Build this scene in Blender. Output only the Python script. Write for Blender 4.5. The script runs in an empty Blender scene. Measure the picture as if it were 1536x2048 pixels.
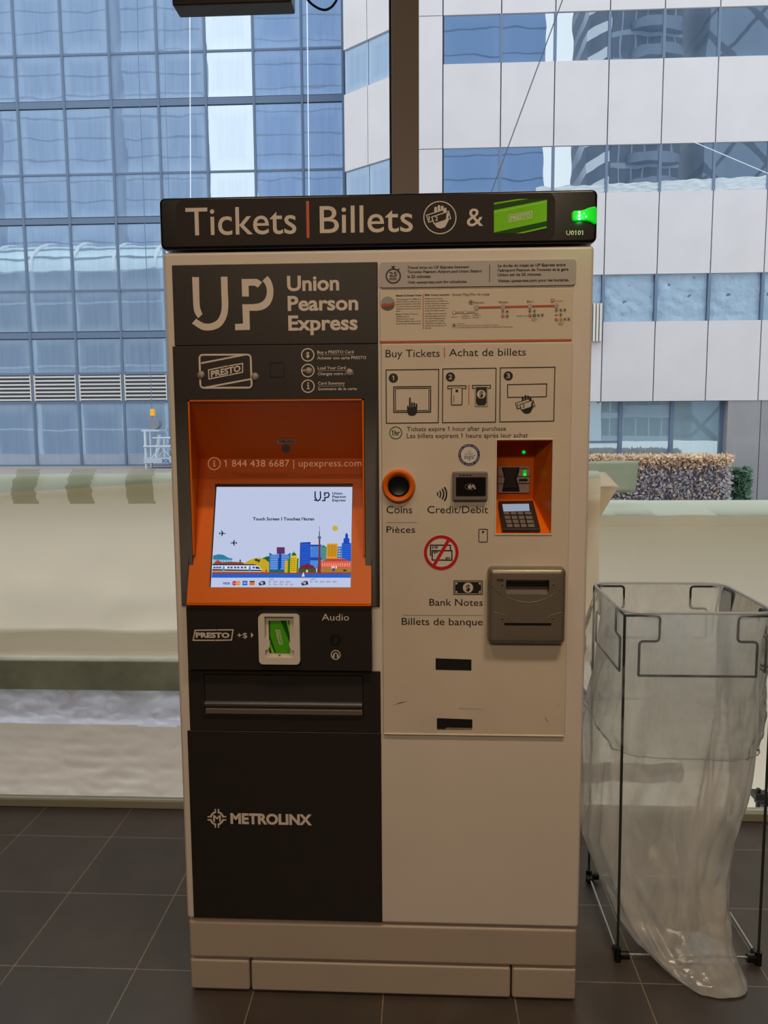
import bpy, bmesh, math, random
from mathutils import Vector, Matrix, noise

random.seed(7)
SC = bpy.context.scene
COL = SC.collection

# ------------------------------------------------------------------ camera
CAM = Vector((0.0975, -1.7015, 1.3299))
YAW, PITCH, ROLL, FPX = -0.0491, 0.1138, -0.006, 1590.0
FW = Vector((math.sin(YAW) * math.cos(PITCH), math.cos(YAW) * math.cos(PITCH), -math.sin(PITCH)))
R0 = Vector((math.cos(YAW), -math.sin(YAW), 0))
U0 = R0.cross(FW)
RT = math.cos(ROLL) * R0 + math.sin(ROLL) * U0
UP = -math.sin(ROLL) * R0 + math.cos(ROLL) * U0
cd = bpy.data.cameras.new('camera')
cam = bpy.data.objects.new('camera', cd)
COL.objects.link(cam)
cd.sensor_fit = 'VERTICAL'
cd.sensor_height = 36.0
cd.lens = 36.0 * FPX / 2048.0
cd.clip_start = 0.05
cd.clip_end = 500
cam.matrix_world = Matrix(((RT.x, UP.x, -FW.x, CAM.x), (RT.y, UP.y, -FW.y, CAM.y), (RT.z, UP.z, -FW.z, CAM.z), (0, 0, 0, 1)))
SC.camera = cam
SC.view_settings.view_transform = 'Standard'
SC.view_settings.look = 'None'
SC.view_settings.exposure = 0.0
SC.view_settings.gamma = 1.0
SC.view_settings.use_curve_mapping = False

# ------------------------------------------------------------------ world and lamps
SKY = 2.4
w = bpy.data.worlds.new('overcast_sky')
SC.world = w
w.use_nodes = True
wn, wl = w.node_tree.nodes, w.node_tree.links
bg = wn['Background']
tc = wn.new('ShaderNodeTexCoord')
sx = wn.new('ShaderNodeSeparateXYZ')
rp = wn.new('ShaderNodeValToRGB')
wl.new(tc.outputs['Generated'], sx.inputs[0])
wl.new(sx.outputs['Z'], rp.inputs[0])
rp.color_ramp.elements[0].position = 0.0
rp.color_ramp.elements[0].color = (0.93, 0.965, 1.0, 1)
rp.color_ramp.elements[1].position = 0.7
rp.color_ramp.elements[1].color = (0.95, 0.975, 1.0, 1)
wl.new(rp.outputs[0], bg.inputs[0])
bg.inputs[1].default_value = SKY

def area_lamp(name, loc, target, sx_, sy_, power, color):
    d = bpy.data.lights.new(name, 'AREA')
    d.shape = 'RECTANGLE'
    d.size, d.size_y, d.energy, d.color = sx_, sy_, power, color
    o = bpy.data.objects.new(name, d)
    COL.objects.link(o)
    o.location = loc
    o.rotation_euler = (Vector(target) - Vector(loc)).to_track_quat('-Z', 'Y').to_euler()
    return o

WARM = (1.0, 0.74, 0.50)
for lx, pw in ((0.75, 3.3), (-0.55, 2.3)):        # recessed downlights with a narrow beam
    lo = area_lamp('ceiling_or_fill_lamp', (lx, -1.25, 3.2), (lx - 0.15, 0.35, 0.2), 0.5, 0.25, pw, WARM)
    lo.data.spread = math.radians(66)
area_lamp('ceiling_or_fill_lamp', (-0.2, -4.3, 3.2), (-0.2, -3.2, 0), 2.4, 0.5, 76, WARM)  # added unseen back lamp for warm frontal fill, mirror image hidden by the machine


# ------------------------------------------------------------------ helpers
def lin(c):
    if isinstance(c, str):
        c = c.lstrip('#')
        c = [int(c[i:i + 2], 16) / 255 for i in (0, 2, 4)]
    return tuple(((v / 12.92) if v <= 0.04045 else ((v + 0.055) / 1.055) ** 2.4) for v in c) + (1.0,)


MATS = {}


def mat(name, col=(0.5, 0.5, 0.5), rough=0.5, metal=0.0, var=0.0, vscale=6.0, bump=0.0, bscale=40.0, spec=0.5, emit=None, es=1.0,
        trans=0.0, coat=0.0):
    if name in MATS:
        return MATS[name]
    m = bpy.data.materials.new(name)
    m.use_nodes = True
    n, l = m.node_tree.nodes, m.node_tree.links
    p = n['Principled BSDF']
    c = lin(col)
    p.inputs['Base Color'].default_value = c
    p.inputs['Roughness'].default_value = rough
    p.inputs['Metallic'].default_value = metal
    p.inputs['Specular IOR Level'].default_value = spec
    p.inputs['Coat Weight'].default_value = coat
    if emit is not None:
        p.inputs['Emission Color'].default_value = lin(emit)
        p.inputs['Emission Strength'].default_value = es
    t = n.new('ShaderNodeTexCoord')
    if var > 0:
        ns = n.new('ShaderNodeTexNoise')
        ns.inputs['Scale'].default_value = vscale
        ns.inputs['Detail'].default_value = 5
        l.new(t.outputs['Object'], ns.inputs['Vector'])
        r = n.new('ShaderNodeValToRGB')
        r.color_ramp.elements[0].position = 0.3
        r.color_ramp.elements[1].position = 0.7
        r.color_ramp.elements[0].color = tuple(max(0, v * (1 - var)) for v in c[:3]) + (1,)
        r.color_ramp.elements[1].color = tuple(min(1, v * (1 + var)) for v in c[:3]) + (1,)
        l.new(ns.outputs['Fac'], r.inputs[0])
        l.new(r.outputs[0], p.inputs['Base Color'])
    if bump > 0:
        nb = n.new('ShaderNodeTexNoise')
        nb.inputs['Scale'].default_value = bscale
        nb.inputs['Detail'].default_value = 4
        l.new(t.outputs['Object'], nb.inputs['Vector'])
        b = n.new('ShaderNodeBump')
        b.inputs['Strength'].default_value = 1.0
        b.inputs['Distance'].default_value = bump
        l.new(nb.outputs['Fac'], b.inputs['Height'])
        l.new(b.outputs[0], p.inputs['Normal'])
    MATS[name] = m
    return m


def glow(name, col, es=1.0):
    """a lit screen or LED colour"""
    if name in MATS:
        return MATS[name]
    m = bpy.data.materials.new(name)
    m.use_nodes = True
    n, l = m.node_tree.nodes, m.node_tree.links
    n.remove(n['Principled BSDF'])
    e = n.new('ShaderNodeEmission')
    e.inputs[0].default_value = lin(col)
    e.inputs[1].default_value = es
    l.new(e.outputs[0], n['Material Output'].inputs[0])
    MATS[name] = m
    return m


def clear(name, tint=(1, 1, 1), refl=1.0, rough=0.02, milk=0.0, milkcol=(0.8, 0.8, 0.8), wrinkle=0.0, wscale=6.0, gloss=None, streak=False):
    """thin clear sheet: transparent + fresnel gloss (+ milky scatter)"""
    m = bpy.data.materials.new(name)
    m.use_nodes = True
    n, l = m.node_tree.nodes, m.node_tree.links
    n.remove(n['Principled BSDF'])
    tr = n.new('ShaderNodeBsdfTransparent')
    tr.inputs[0].default_value = tuple(tint) + (1,)
    gl = n.new('ShaderNodeBsdfGlossy')
    gl.inputs['Roughness'].default_value = rough
    fr = n.new('ShaderNodeFresnel')
    fr.inputs[0].default_value = 1.45
    mu = n.new('ShaderNodeMath')
    mu.operation = 'MULTIPLY'
    mu.inputs[1].default_value = refl
    l.new(fr.outputs[0], mu.inputs[0])
    mx = n.new('ShaderNodeMixShader')
    base = tr
    if milk > 0:
        df = n.new('ShaderNodeBsdfDiffuse')
        df.inputs[0].default_value = tuple(milkcol) + (1,)
        tl = n.new('ShaderNodeBsdfTranslucent')
        tl.inputs[0].default_value = tuple(milkcol) + (1,)
        a = n.new('ShaderNodeMixShader')
        a.inputs[0].default_value = 0.55
        l.new(df.outputs[0], a.inputs[1])
        l.new(tl.outputs[0], a.inputs[2])
        b = n.new('ShaderNodeMixShader')
        b.inputs[0].default_value = milk
        l.new(tr.outputs[0], b.inputs[1])
        l.new(a.outputs[0], b.inputs[2])
        base = b
    if wrinkle > 0:
        t = n.new('ShaderNodeTexCoord')
        mp = n.new('ShaderNodeMapping')
        mp.inputs['Scale'].default_value = (1, 1, 0.35) if streak else (1, 1, 1)
        l.new(t.outputs['Object'], mp.inputs[0])
        ns = n.new('ShaderNodeTexNoise')
        ns.inputs['Scale'].default_value = wscale
        ns.inputs['Detail'].default_value = 4
        ns.inputs['Distortion'].default_value = 1.2
        l.new(mp.outputs[0], ns.inputs['Vector'])
        bp = n.new('ShaderNodeBump')
        bp.inputs['Distance'].default_value = wrinkle
        l.new(ns.outputs['Fac'], bp.inputs['Height'])
        l.new(bp.outputs[0], gl.inputs['Normal'])
        l.new(bp.outputs[0], fr.inputs['Normal'])
        if milk > 0:
            r = n.new('ShaderNodeMapRange')
            r.inputs[1].default_value = 0.35
            r.inputs[2].default_value = 0.7
            r.inputs[3].default_value = milk * 0.55
            r.inputs[4].default_value = min(0.95, milk * 1.5)
            l.new(ns.outputs['Fac'], r.inputs[0])
            l.new(r.outputs[0], b.inputs[0])
    l.new(mu.outputs[0], mx.inputs[0])
    l.new(base.outputs[0], mx.inputs[1])
    l.new(gl.outputs[0], mx.inputs[2])
    l.new(mx.outputs[0], n['Material Output'].inputs[0])
    MATS[name] = m
    return m


def tag(o, label=None, cat=None, group=None, kind=None):
    if label: o['label'] = label
    if cat: o['category'] = cat
    if group: o['group'] = group
    if kind: o['kind'] = kind
    return o


def thing(name, label, cat, loc=(0, 0, 0), group=None):
    o = bpy.data.objects.new(name, None)
    COL.objects.link(o)
    o.location = loc
    o.empty_display_size = 0.1
    return tag(o, label, cat, group)


def rootloc(p):
    v = Vector((0, 0, 0))
    while p is not None:
        v += p.location
        p = p.parent
    return v


def obj(name, bm, mats, parent=None, bev=0.0, seg=3, smooth=0.0, label=None):
    """link a bmesh built in world coordinates as ONE mesh object"""
    bmesh.ops.recalc_face_normals(bm, faces=bm.faces[:]) if smooth >= 0 else None
    off = rootloc(parent)
    if off.length > 0:
        bmesh.ops.translate(bm, verts=bm.verts[:], vec=-off)
    me = bpy.data.meshes.new(name)
    bm.to_mesh(me)
    bm.free()
    o = bpy.data.objects.new(name, me)
    COL.objects.link(o)
    for m in (mats if isinstance(mats, (list, tuple)) else [mats]):
        me.materials.append(m)
    if parent is not None:
        o.parent = parent
    if smooth > 0:
        for p in me.polygons: p.use_smooth = True
        me.set_sharp_from_angle(angle=math.radians(smooth))
    if bev > 0:
        b = o.modifiers.new('bevel', 'BEVEL')
        b.width = bev
        b.segments = seg
        b.limit_method = 'ANGLE'
        b.angle_limit = math.radians(35)
        b.use_clamp_overlap = True
        for p in me.polygons: p.use_smooth = True
        me.set_sharp_from_angle(angle=math.radians(50 if smooth <= 0 else smooth))
        b.harden_normals = True
    if label: o['label'] = label
    return o


def NB(): return bmesh.new()


def box(bm, x0, x1, y0, y1, z0, z1, mi=0):
    v = [bm.verts.new(p) for p in ((x0, y0, z0), (x1, y0, z0), (x1, y1, z0), (x0, y1, z0), (x0, y0, z1), (x1, y0, z1), (x1, y1, z1), (x0, y1, z1))]
    for f in ((0, 3, 2, 1), (4, 5, 6, 7), (0, 1, 5, 4), (1, 2, 6, 5), (2, 3, 7, 6), (3, 0, 4, 7)):
        bm.faces.new([v[i] for i in f]).material_index = mi
    return bm


def tube(bm, pts, r, n=8, mi=0, cap=True):
    pts = [Vector(p) for p in pts]
    rings = []
    for i, p in enumerate(pts):
        d = (pts[min(i + 1, len(pts) - 1)] - pts[max(i - 1, 0)]).normalized()
        a = d.orthogonal().normalized() if i == 0 else (a - d * a.dot(d)).normalized()
        b = d.cross(a)
        rings.append([bm.verts.new(p + r * (math.cos(2 * math.pi * k / n) * a + math.sin(2 * math.pi * k / n) * b)) for k in range(n)])
    for i in range(len(rings) - 1):
        for k in range(n):
            bm.faces.new((rings[i][k], rings[i][(k + 1) % n], rings[i + 1][(k + 1) % n], rings[i + 1][k])).material_index = mi
    if cap:
        bm.faces.new(rings[0][::-1]).material_index = mi
        bm.faces.new(rings[-1]).material_index = mi
    return bm


def bend(pts, r=0.012, n=5):
    """round the corners of a wire path"""
    pts = [Vector(p) for p in pts]
    out = [pts[0]]
    for i in range(1, len(pts) - 1):
        a, b, c = pts[i - 1], pts[i], pts[i + 1]
        k = min(r, (a - b).length * 0.45, (c - b).length * 0.45)
        p, q = b + (a - b).normalized() * k, b + (c - b).normalized() * k
        for j in range(n + 1):
            t = j / n
            out.append(p * (1 - t) ** 2 + b * 2 * t * (1 - t) + q * t * t)
    out.append(pts[-1])
    return out


def lathe(bm, cx, cz, prof, n=40, mi=0):
    """profile of (radius, y) spun about an axis along Y through (cx, cz)"""
    rings = []
    for r, y in prof:
        if r <= 1e-6:
            rings.append([bm.verts.new((cx, y, cz))])
        else:
            rings.append([bm.verts.new((cx + r * math.cos(2 * math.pi * k / n), y, cz + r * math.sin(2 * math.pi * k / n))) for k in range(n)])
    for a, b in zip(rings, rings[1:]):
        for k in range(n):
            k2 = (k + 1) % n
            if len(a) == 1 and len(b) == 1: continue
            f = [a[0], b[k2], b[k]] if len(a) == 1 else ([a[k], a[k2], b[0]] if len(b) == 1 else [a[k], a[k2], b[k2], b[k]])
            bm.faces.new(f).material_index = mi
    return bm


def plate(bm, x0, x1, z0, z1, y0, y1, holes=(), M=None, mi=0):
    """slab in XZ from y0 (front) to y1 (back) with rectangular holes (x0,x1,z0,z1); M places it"""
    xs = sorted(set([x0, x1] + [h[i] for h in holes for i in (0, 1)]))
    zs = sorted(set([z0, z1] + [h[i] for h in holes for i in (2, 3)]))
    vs, fs = {}, []
    def V(i, j):
        if (i, j) not in vs: vs[(i, j)] = bm.verts.new((xs[i], y0, zs[j]))
        return vs[(i, j)]
    for i in range(len(xs) - 1):
        for j in range(len(zs) - 1):
            mx, mz = (xs[i] + xs[i + 1]) / 2, (zs[j] + zs[j + 1]) / 2
            if any(h[0] < mx < h[1] and h[2] < mz < h[3] for h in holes): continue
            f = bm.faces.new((V(i, j), V(i + 1, j), V(i + 1, j + 1), V(i, j + 1)))
            f.material_index = mi
            fs.append(f)
    g = bmesh.ops.extrude_face_region(bm, geom=fs, use_keep_orig=True)
    ev = [e for e in g['geom'] if isinstance(e, bmesh.types.BMVert)]
    bmesh.ops.translate(bm, verts=ev, vec=(0, y1 - y0, 0))
    if M is not None:
        bmesh.ops.transform(bm, matrix=M, verts=list(vs.values()) + ev)
    return bm


def rrect(bm, x0, x1, z0, z1, y0, y1, r, n=6, mi=0):
    """rounded slab"""
    pts = []
    for cx, cz, a in ((x1 - r, z1 - r, 0), (x0 + r, z1 - r, 90), (x0 + r, z0 + r, 180), (x1 - r, z0 + r, 270)):
        for k in range(n + 1):
            t = math.radians(a + 90 * k / n)
            pts.append((cx + r * math.cos(t), cz + r * math.sin(t)))
    return prism(bm, pts, y0, y1, mi)


def prism(bm, pts, y0, y1, mi=0):
    a = [bm.verts.new((x, y0, z)) for x, z in pts]
    b = [bm.verts.new((x, y1, z)) for x, z in pts]
    bm.faces.new(a).material_index = mi
    bm.faces.new(b[::-1]).material_index = mi
    for i in range(len(a)):
        j = (i + 1) % len(a)
        bm.faces.new((a[i], b[i], b[j], a[j])).material_index = mi
    return bm


def sheet(bm, f, nu, nv, mi=0, closed=False):
    """surface f(u,v) -> point, u,v in 0..1"""
    g = [[bm.verts.new(f(i / nu, j / nv)) for j in range(nv + 1)] for i in range(nu if closed else nu + 1)]
    for i in range(nu):
        for j in range(nv):
            i2 = (i + 1) % len(g)
            bm.faces.new((g[i][j], g[i2][j], g[i2][j + 1], g[i][j + 1])).material_index = mi
    return g


# photo measurements -> points of the place (ray through a pixel, met with a real plane)
def ray(x, y):
    return FW + RT * ((x - 768) / FPX) - UP * ((y - 1024) / FPX)


def onY(x, y, Y=0.0):
    d = ray(x, y)
    return CAM + d * ((Y - CAM.y) / d.y)


def onZ(x, y, Z=0.0):
    d = ray(x, y)
    return CAM + d * ((Z - CAM.z) / d.z)


def onP(x, y, p, n):
    d = ray(x, y)
    return CAM + d * ((p - CAM).dot(n) / d.dot(n))


def RX(x0, y0, x1, y1, Y=0.0):
    """pixel box -> upright rectangle (X0, X1, Z0, Z1) on the plane Y"""
    xm, ym = (x0 + x1) / 2, (y0 + y1) / 2
    return onY(x0, ym, Y).x, onY(x1, ym, Y).x, onY(xm, y1, Y).z, onY(xm, y0, Y).z


class Art:
    """flat printed artwork on one real plane, measured in a zoomed crop of the photo"""
    def __init__(s, zoom, pt, nrm=(0, -1, 0)):
        s.ox, s.oy, s.k = zoom
        s.pt, s.n = Vector(pt), Vector(nrm).normalized()
        s.e1 = Vector((1, 0, 0))
        s.e2 = s.e1.cross(-s.n).normalized()
        if s.e2.z < 0: s.e2 = -s.e2
        s.bm, s.ms = bmesh.new(), []

    def mi(s, m):
        if m not in s.ms: s.ms.append(m)
        return s.ms.index(m)

    def P(s, x, y):
        return onP(s.ox + x * s.k, s.oy + y * s.k, s.pt, s.n)

    def add(s, pts3, m, l):
        f = s.bm.faces.new([s.bm.verts.new(p + s.n * (0.00025 * l)) for p in pts3])
        f.material_index = s.mi(m)

    def poly(s, pts, m, l=1): s.add([s.P(*p) for p in pts], m, l)

    def uv(s, x, y):
        p = s.P(x, y) - s.pt
        return p.dot(s.e1), p.dot(s.e2)

    def Q(s, u, v): return s.pt + s.e1 * u + s.e2 * v

    def box(s, x0, y0, x1, y1):
        xm, ym = (x0 + x1) / 2, (y0 + y1) / 2
        return s.uv(x0, ym)[0], s.uv(x1, ym)[0], s.uv(xm, y1)[1], s.uv(xm, y0)[1]

    def rect(s, x0, y0, x1, y1, m, l=1, r=0):
        a, b, c, d = s.box(x0, y0, x1, y1)
        if r:
            r = abs(s.uv(x0 + r, y0)[0] - s.uv(x0, y0)[0])
            pts = []
            for cx, cz, t0 in ((b - r, d - r, 0), (a + r, d - r, 90), (a + r, c + r, 180), (b - r, c + r, 270)):
                for k in range(6):
                    t = math.radians(t0 + 18 * k)
                    pts.append(s.Q(cx + r * math.cos(t), cz + r * math.sin(t)))
            s.add(pts, m, l)
        else:
            s.add([s.Q(a, c), s.Q(b, c), s.Q(b, d), s.Q(a, d)], m, l)

    def line(s, x0, y0, x1, y1, w, m, l=1):
        d = math.hypot(x1 - x0, y1 - y0)
        nx, ny = -(y1 - y0) / d * w / 2, (x1 - x0) / d * w / 2
        s.poly([(x0 + nx, y0 + ny), (x1 + nx, y1 + ny), (x1 - nx, y1 - ny), (x0 - nx, y0 - ny)], m, l)

    def path(s, pts, w, m, l=1, closed=False):
        q = list(pts) + ([pts[0]] if closed else [])
        for i, (a, b) in enumerate(zip(q, q[1:])):
            d = math.hypot(b[0] - a[0], b[1] - a[1]) or 1
            ex, ey = (b[0] - a[0]) / d * w / 2, (b[1] - a[1]) / d * w / 2
            s.line(a[0] - ex, a[1] - ey, b[0] + ex, b[1] + ey, w, m, l + 0.06 * (i % 4))

    def frame(s, x0, y0, x1, y1, w, m, l=1):
        h = w / 2
        s.rect(x0 - h, y0 - h, x1 + h, y0 + h, m, l)
        s.rect(x0 - h, y1 - h, x1 + h, y1 + h, m, l)
        s.rect(x0 - h, y0 + h, x0 + h, y1 - h, m, l)
        s.rect(x1 - h, y0 + h, x1 + h, y1 - h, m, l)

    def arc(s, cx, cy, r, w, a0, a1, m, l=1, n=24, ry=None):
        """angles in degrees, clockwise on the photo from +x"""
        ry = ry or r
        full = abs(a1 - a0) >= 359.9
        vs = []
        for k in range(n if full else n + 1):
            t = math.radians(a0 + (a1 - a0) * k / n)
            c, q = math.cos(t), math.sin(t)
            vs.append((s.bm.verts.new(s.P(cx + (r - w / 2) * c, cy + (ry - w / 2) * q) + s.n * (0.00025 * l)),
                       s.bm.verts.new(s.P(cx + (r + w / 2) * c, cy + (ry + w / 2) * q) + s.n * (0.00025 * l))))
        for k in range(n):
            a, b = vs[k], vs[(k + 1) % len(vs)]
            s.bm.faces.new((a[0], a[1], b[1], b[0])).material_index = s.mi(m)

    def ring(s, cx, cy, r, w, m, l=1, n=40): s.arc(cx, cy, r, w, 0, 360, m, l, n)

    def disc(s, cx, cy, r, m, l=1, n=28, ry=None):
        ry = ry or r
        s.poly([(cx + r * math.cos(2 * math.pi * k / n), cy + ry * math.sin(2 * math.pi * k / n)) for k in range(n)], m, l)

    def text(s, t, xl, xr, yt, yb, m, l=1, bold=0.0, slope=0.0, down=False):
        """ink from xl to xr; yt, yb = cap height line and baseline at the middle (down: reads from yt to yb, caps towards xr)"""
        def glyphs(t_):
            cu = bpy.data.curves.new('lettering', 'FONT')
            cu.body = t_
            cu.resolution_u = 2 if abs(yb - yt) * s.k < 14 else 4
            cu.offset = bold
            cu.fill_mode = 'FRONT'
            o = bpy.data.objects.new('lettering', cu)
            me = bpy.data.meshes.new_from_object(o)
            r = [(v.co.x, v.co.y) for v in me.vertices], [list(p.vertices) for p in me.polygons]
            bpy.data.objects.remove(o)
            bpy.data.curves.remove(cu)
            bpy.data.meshes.remove(me)
            return r
        co, fs = glyphs(t)
        for i, ch in enumerate(t):
            if ch == '1':                       # a flag on the figure one
                x0 = max(q[0] for q in glyphs(t[:i + 1])[0]) - 0.098 - bold
                k = len(co)
                co += [(x0 + .03, .682 + bold), (x0 - .12, .60 + bold), (x0 - .12, .50), (x0 + .03, .575)]
                fs.append([k, k + 1, k + 2, k + 3])
        xs = [c[0] for c in co]
        a, b = min(xs), max(xs)
        xm, ym = (xl + xr) / 2, (yt + yb) / 2
        u0, u1 = s.uv(xl, ym)[0], s.uv(xr, ym)[0]
        v0, v1 = s.uv(xm, yb)[1], s.uv(xm, yt)[1]
        k = s.mi(m)
        vs = []
        for x, y in co:
            f, g = (x - a) / (b - a), y / 0.682
            if down:
                u, vv = u0 + g * (u1 - u0), v1 + f * (v0 - v1)
                u += slope * (vv - (v0 + v1) / 2)
            else:
                u, vv = u0 + f * (u1 - u0), v0 + g * (v1 - v0)
                vv += slope * (u - (u0 + u1) / 2)
            vs.append(s.bm.verts.new(s.Q(u, vv) + s.n * (0.00025 * l)))
        for p in fs:
            try:
                s.bm.faces.new([vs[i] for i in p]).material_index = k
            except ValueError:
                pass

    def build(s, name, parent):
        for f in s.bm.faces:
            f.normal_update()
            if f.normal.dot(s.n) < 0: f.normal_flip()
        return obj(name, s.bm, s.ms, parent, smooth=-1)


# ------------------------------------------------------------------ materials
M_WHITE = mat('cream_powder_coat', (0.86, 0.83, 0.80), 0.38, var=0.03, vscale=4, bump=0.0001, bscale=600)
M_PLINTH = mat('plinth_beige', (0.70, 0.655, 0.61), 0.35, var=0.04, vscale=5, bump=0.0001, bscale=600)  # darker, duller beige than the cabinet coat
M_CREAM = mat('cream_panel', (0.83, 0.79, 0.73), 0.42, var=0.05, vscale=7)
M_PLACARD = mat('grey_placard', (0.70, 0.68, 0.67), 0.4, var=0.02)
M_ROUTE = mat('route_placard', (0.83, 0.79, 0.72), 0.42, var=0.02)
M_DARK = mat('dark_brown_panel', (0.145, 0.127, 0.12), 0.45, var=0.10, vscale=90, bump=0.00006, bscale=900)
M_BLACK = mat('black_gloss', (0.07, 0.065, 0.065), 0.22, var=0.05)
M_SIGN = mat('black_sign_face', (0.17, 0.15, 0.145), 0.5, spec=.2)
M_VOID = mat('black_slot', (0.02, 0.02, 0.02), 0.7)
M_TXT = mat('off_white_ink', (0.87, 0.83, 0.79), 0.5)
M_INK = mat('black_ink', (0.10, 0.09, 0.09), 0.5)
M_GREYINK = mat('grey_ink', (0.42, 0.38, 0.35), 0.5)
M_ORANGE = mat('orange_paint', (0.90, 0.43, 0.03), 0.35, var=0.04, spec=.25)
M_ORINK = mat('orange_ink', (0.80, 0.33, 0.10), 0.45)
M_MAPRED = mat('map_red_ink', (0.70, 0.30, 0.20), 0.45)
M_GREEN = mat('card_green', (0.50, 0.85, 0.10), 0.5, spec=.2)
M_GREEN2 = mat('card_dark_green', (0.12, 0.32, 0.07), 0.5, spec=.2)
M_GREENINK = mat('green_ink', (0.10, 0.45, 0.15), 0.4)
M_RED = mat('red_ink', (0.78, 0.10, 0.12), 0.4)
M_BLUEINK = mat('navy_ink', (0.12, 0.14, 0.38), 0.4)
M_PAPER = mat('white_sticker', (0.86, 0.84, 0.82), 0.45)
M_BRONZE = mat('bronze_grey_casting', (0.54, 0.51, 0.465), 0.34, metal=0.5, bump=0.0001, bscale=500)
M_GREYPL = mat('grey_plastic', (0.46, 0.43, 0.415), 0.4)
M_DKPL = mat('dark_plastic', (0.10, 0.095, 0.095), 0.35)
M_BRPL = mat('brown_black_plastic', (0.20, 0.16, 0.15), 0.35)
M_SCREW = mat('dull_steel', (0.62, 0.58, 0.55), 0.5, metal=0.4, bump=0.0006, bscale=300)
M_TAPE = mat('black_tape', (0.06, 0.058, 0.065), 0.55, var=0.2, vscale=30)
M_TILE = None

# ------------------------------------------------------------------ room shell
def structure(name, bm, m, **k):
    o = obj(name, bm, m, **k)
    o['kind'] = 'structure'
    return o

mt = bpy.data.materials.new('dark_floor_tile')
mt.use_nodes = True
n, l = mt.node_tree.nodes, mt.node_tree.links
p = n['Principled BSDF']
t = n.new('ShaderNodeTexCoord')
sep = n.new('ShaderNodeSeparateXYZ')
l.new(t.outputs['Object'], sep.inputs[0])
def tile_axis(out, off, size):
    a = n.new('ShaderNodeMath'); a.operation = 'SUBTRACT'; a.inputs[1].default_value = off; l.new(out, a.inputs[0])
    b = n.new('ShaderNodeMath'); b.operation = 'DIVIDE'; b.inputs[1].default_value = size; l.new(a.outputs[0], b.inputs[0])
    fl = n.new('ShaderNodeMath'); fl.operation = 'FLOOR'; l.new(b.outputs[0], fl.inputs[0])
    c = n.new('ShaderNodeMath'); c.operation = 'PINGPONG'; c.inputs[1].default_value = 0.5; l.new(b.outputs[0], c.inputs[0])
    return fl, c
nz = n.new('ShaderNodeTexNoise'); nz.inputs['Scale'].default_value = 60; l.new(t.outputs['Object'], nz.inputs['Vector'])
fx, gx = tile_axis(sep.outputs['X'], 0.005, 0.305)
fy, gy = tile_axis(sep.outputs['Y'], 0.074, 0.3055)
mn = n.new('ShaderNodeMath'); mn.operation = 'MINIMUM'; l.new(gx.outputs[0], mn.inputs[0]); l.new(gy.outputs[0], mn.inputs[1])
nm = n.new('ShaderNodeMath'); nm.operation = 'MULTIPLY_ADD'; nm.inputs[1].default_value = 0.008; nm.inputs[2].default_value = 0.001; l.new(nz.outputs['Fac'], nm.inputs[0])
lt = n.new('ShaderNodeMath'); lt.operation = 'LESS_THAN'; l.new(mn.outputs[0], lt.inputs[0]); l.new(nm.outputs[0], lt.inputs[1])
cx = n.new('ShaderNodeCombineXYZ'); l.new(fx.outputs[0], cx.inputs[0]); l.new(fy.outputs[0], cx.inputs[1])
wnz = n.new('ShaderNodeTexWhiteNoise'); l.new(cx.outputs[0], wnz.inputs['Vector'])
n2 = n.new('ShaderNodeTexNoise'); n2.inputs['Scale'].default_value = 9; n2.inputs['Detail'].default_value = 8; l.new(t.outputs['Object'], n2.inputs['Vector'])
ad = n.new('ShaderNodeMath'); ad.operation = 'MULTIPLY_ADD'; ad.inputs[1].default_value = 0.25; l.new(wnz.outputs['Value'], ad.inputs[0]); l.new(n2.outputs['Fac'], ad.inputs[2])
rr = n.new('ShaderNodeValToRGB'); l.new(ad.outputs[0], rr.inputs[0])
rr.color_ramp.elements[0].position = 0.3; rr.color_ramp.elements[0].color = lin((0.265, 0.24, 0.225))
rr.color_ramp.elements[1].position = 0.95; rr.color_ramp.elements[1].color = lin((0.34, 0.31, 0.29))
mx = n.new('ShaderNodeMix'); mx.data_type = 'RGBA'
l.new(lt.outputs[0], mx.inputs[0]); l.new(rr.outputs[0], mx.inputs[6]); mx.inputs[7].default_value = lin((0.56, 0.51, 0.44))
l.new(mx.outputs[2], p.inputs['Base Color'])
p.inputs['Roughness'].default_value = 0.42
bp = n.new('ShaderNodeBump'); bp.inputs['Distance'].default_value = 0.001; bp.invert = True
l.new(lt.outputs[0], bp.inputs['Height']); l.new(bp.outputs[0], p.inputs['Normal'])

GY = 0.87           # window plane
structure('floor', box(NB(), -4, 4, -5, 0.9, -0.15, 0.0), mt)
M_CEIL = mat('ceiling_paint', (0.42, 0.40, 0.38), 0.8)
M_WALL = mat('wall_paint', (0.40, 0.37, 0.34), 0.8)
structure('ceiling', box(NB(), -4, 4, -5, 0.9, 3.25, 3.4), M_CEIL)
structure('wall_back', box(NB(), -4, 4, -5.15, -5, 0, 3.25), M_WALL)
structure('wall_left', box(NB(), -4.15, -4, -5, 0.9, 0, 3.25), M_WALL)
structure('wall_right', box(NB(), 4, 4.15, -5, 0.9, 0, 3.25), M_WALL)
M_GLASS = clear('window_glass', (0.94, 0.97, 0.965), 0.55, 0.0)
M_ALU = mat('dark_bronze_aluminium', (0.70, 0.64, 0.61), 0.5)
M_GASKET = mat('black_gasket', (0.06, 0.06, 0.065), 0.6)
M_SILL = mat('pale_sill', (0.62, 0.62, 0.55), 0.5)
m0, m1 = onY(784, 200, GY).x, onY(838, 200, GY).x
mullx = [-2.0, m0, 2.1]
for i in range(2):
    structure('window_%d' % (i + 1), box(NB(), mullx[i] + 0.0, mullx[i + 1] + 0.0, GY + 0.012, GY + 0.02, 0.03, 3.25), M_GLASS)
bm = NB()
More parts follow.
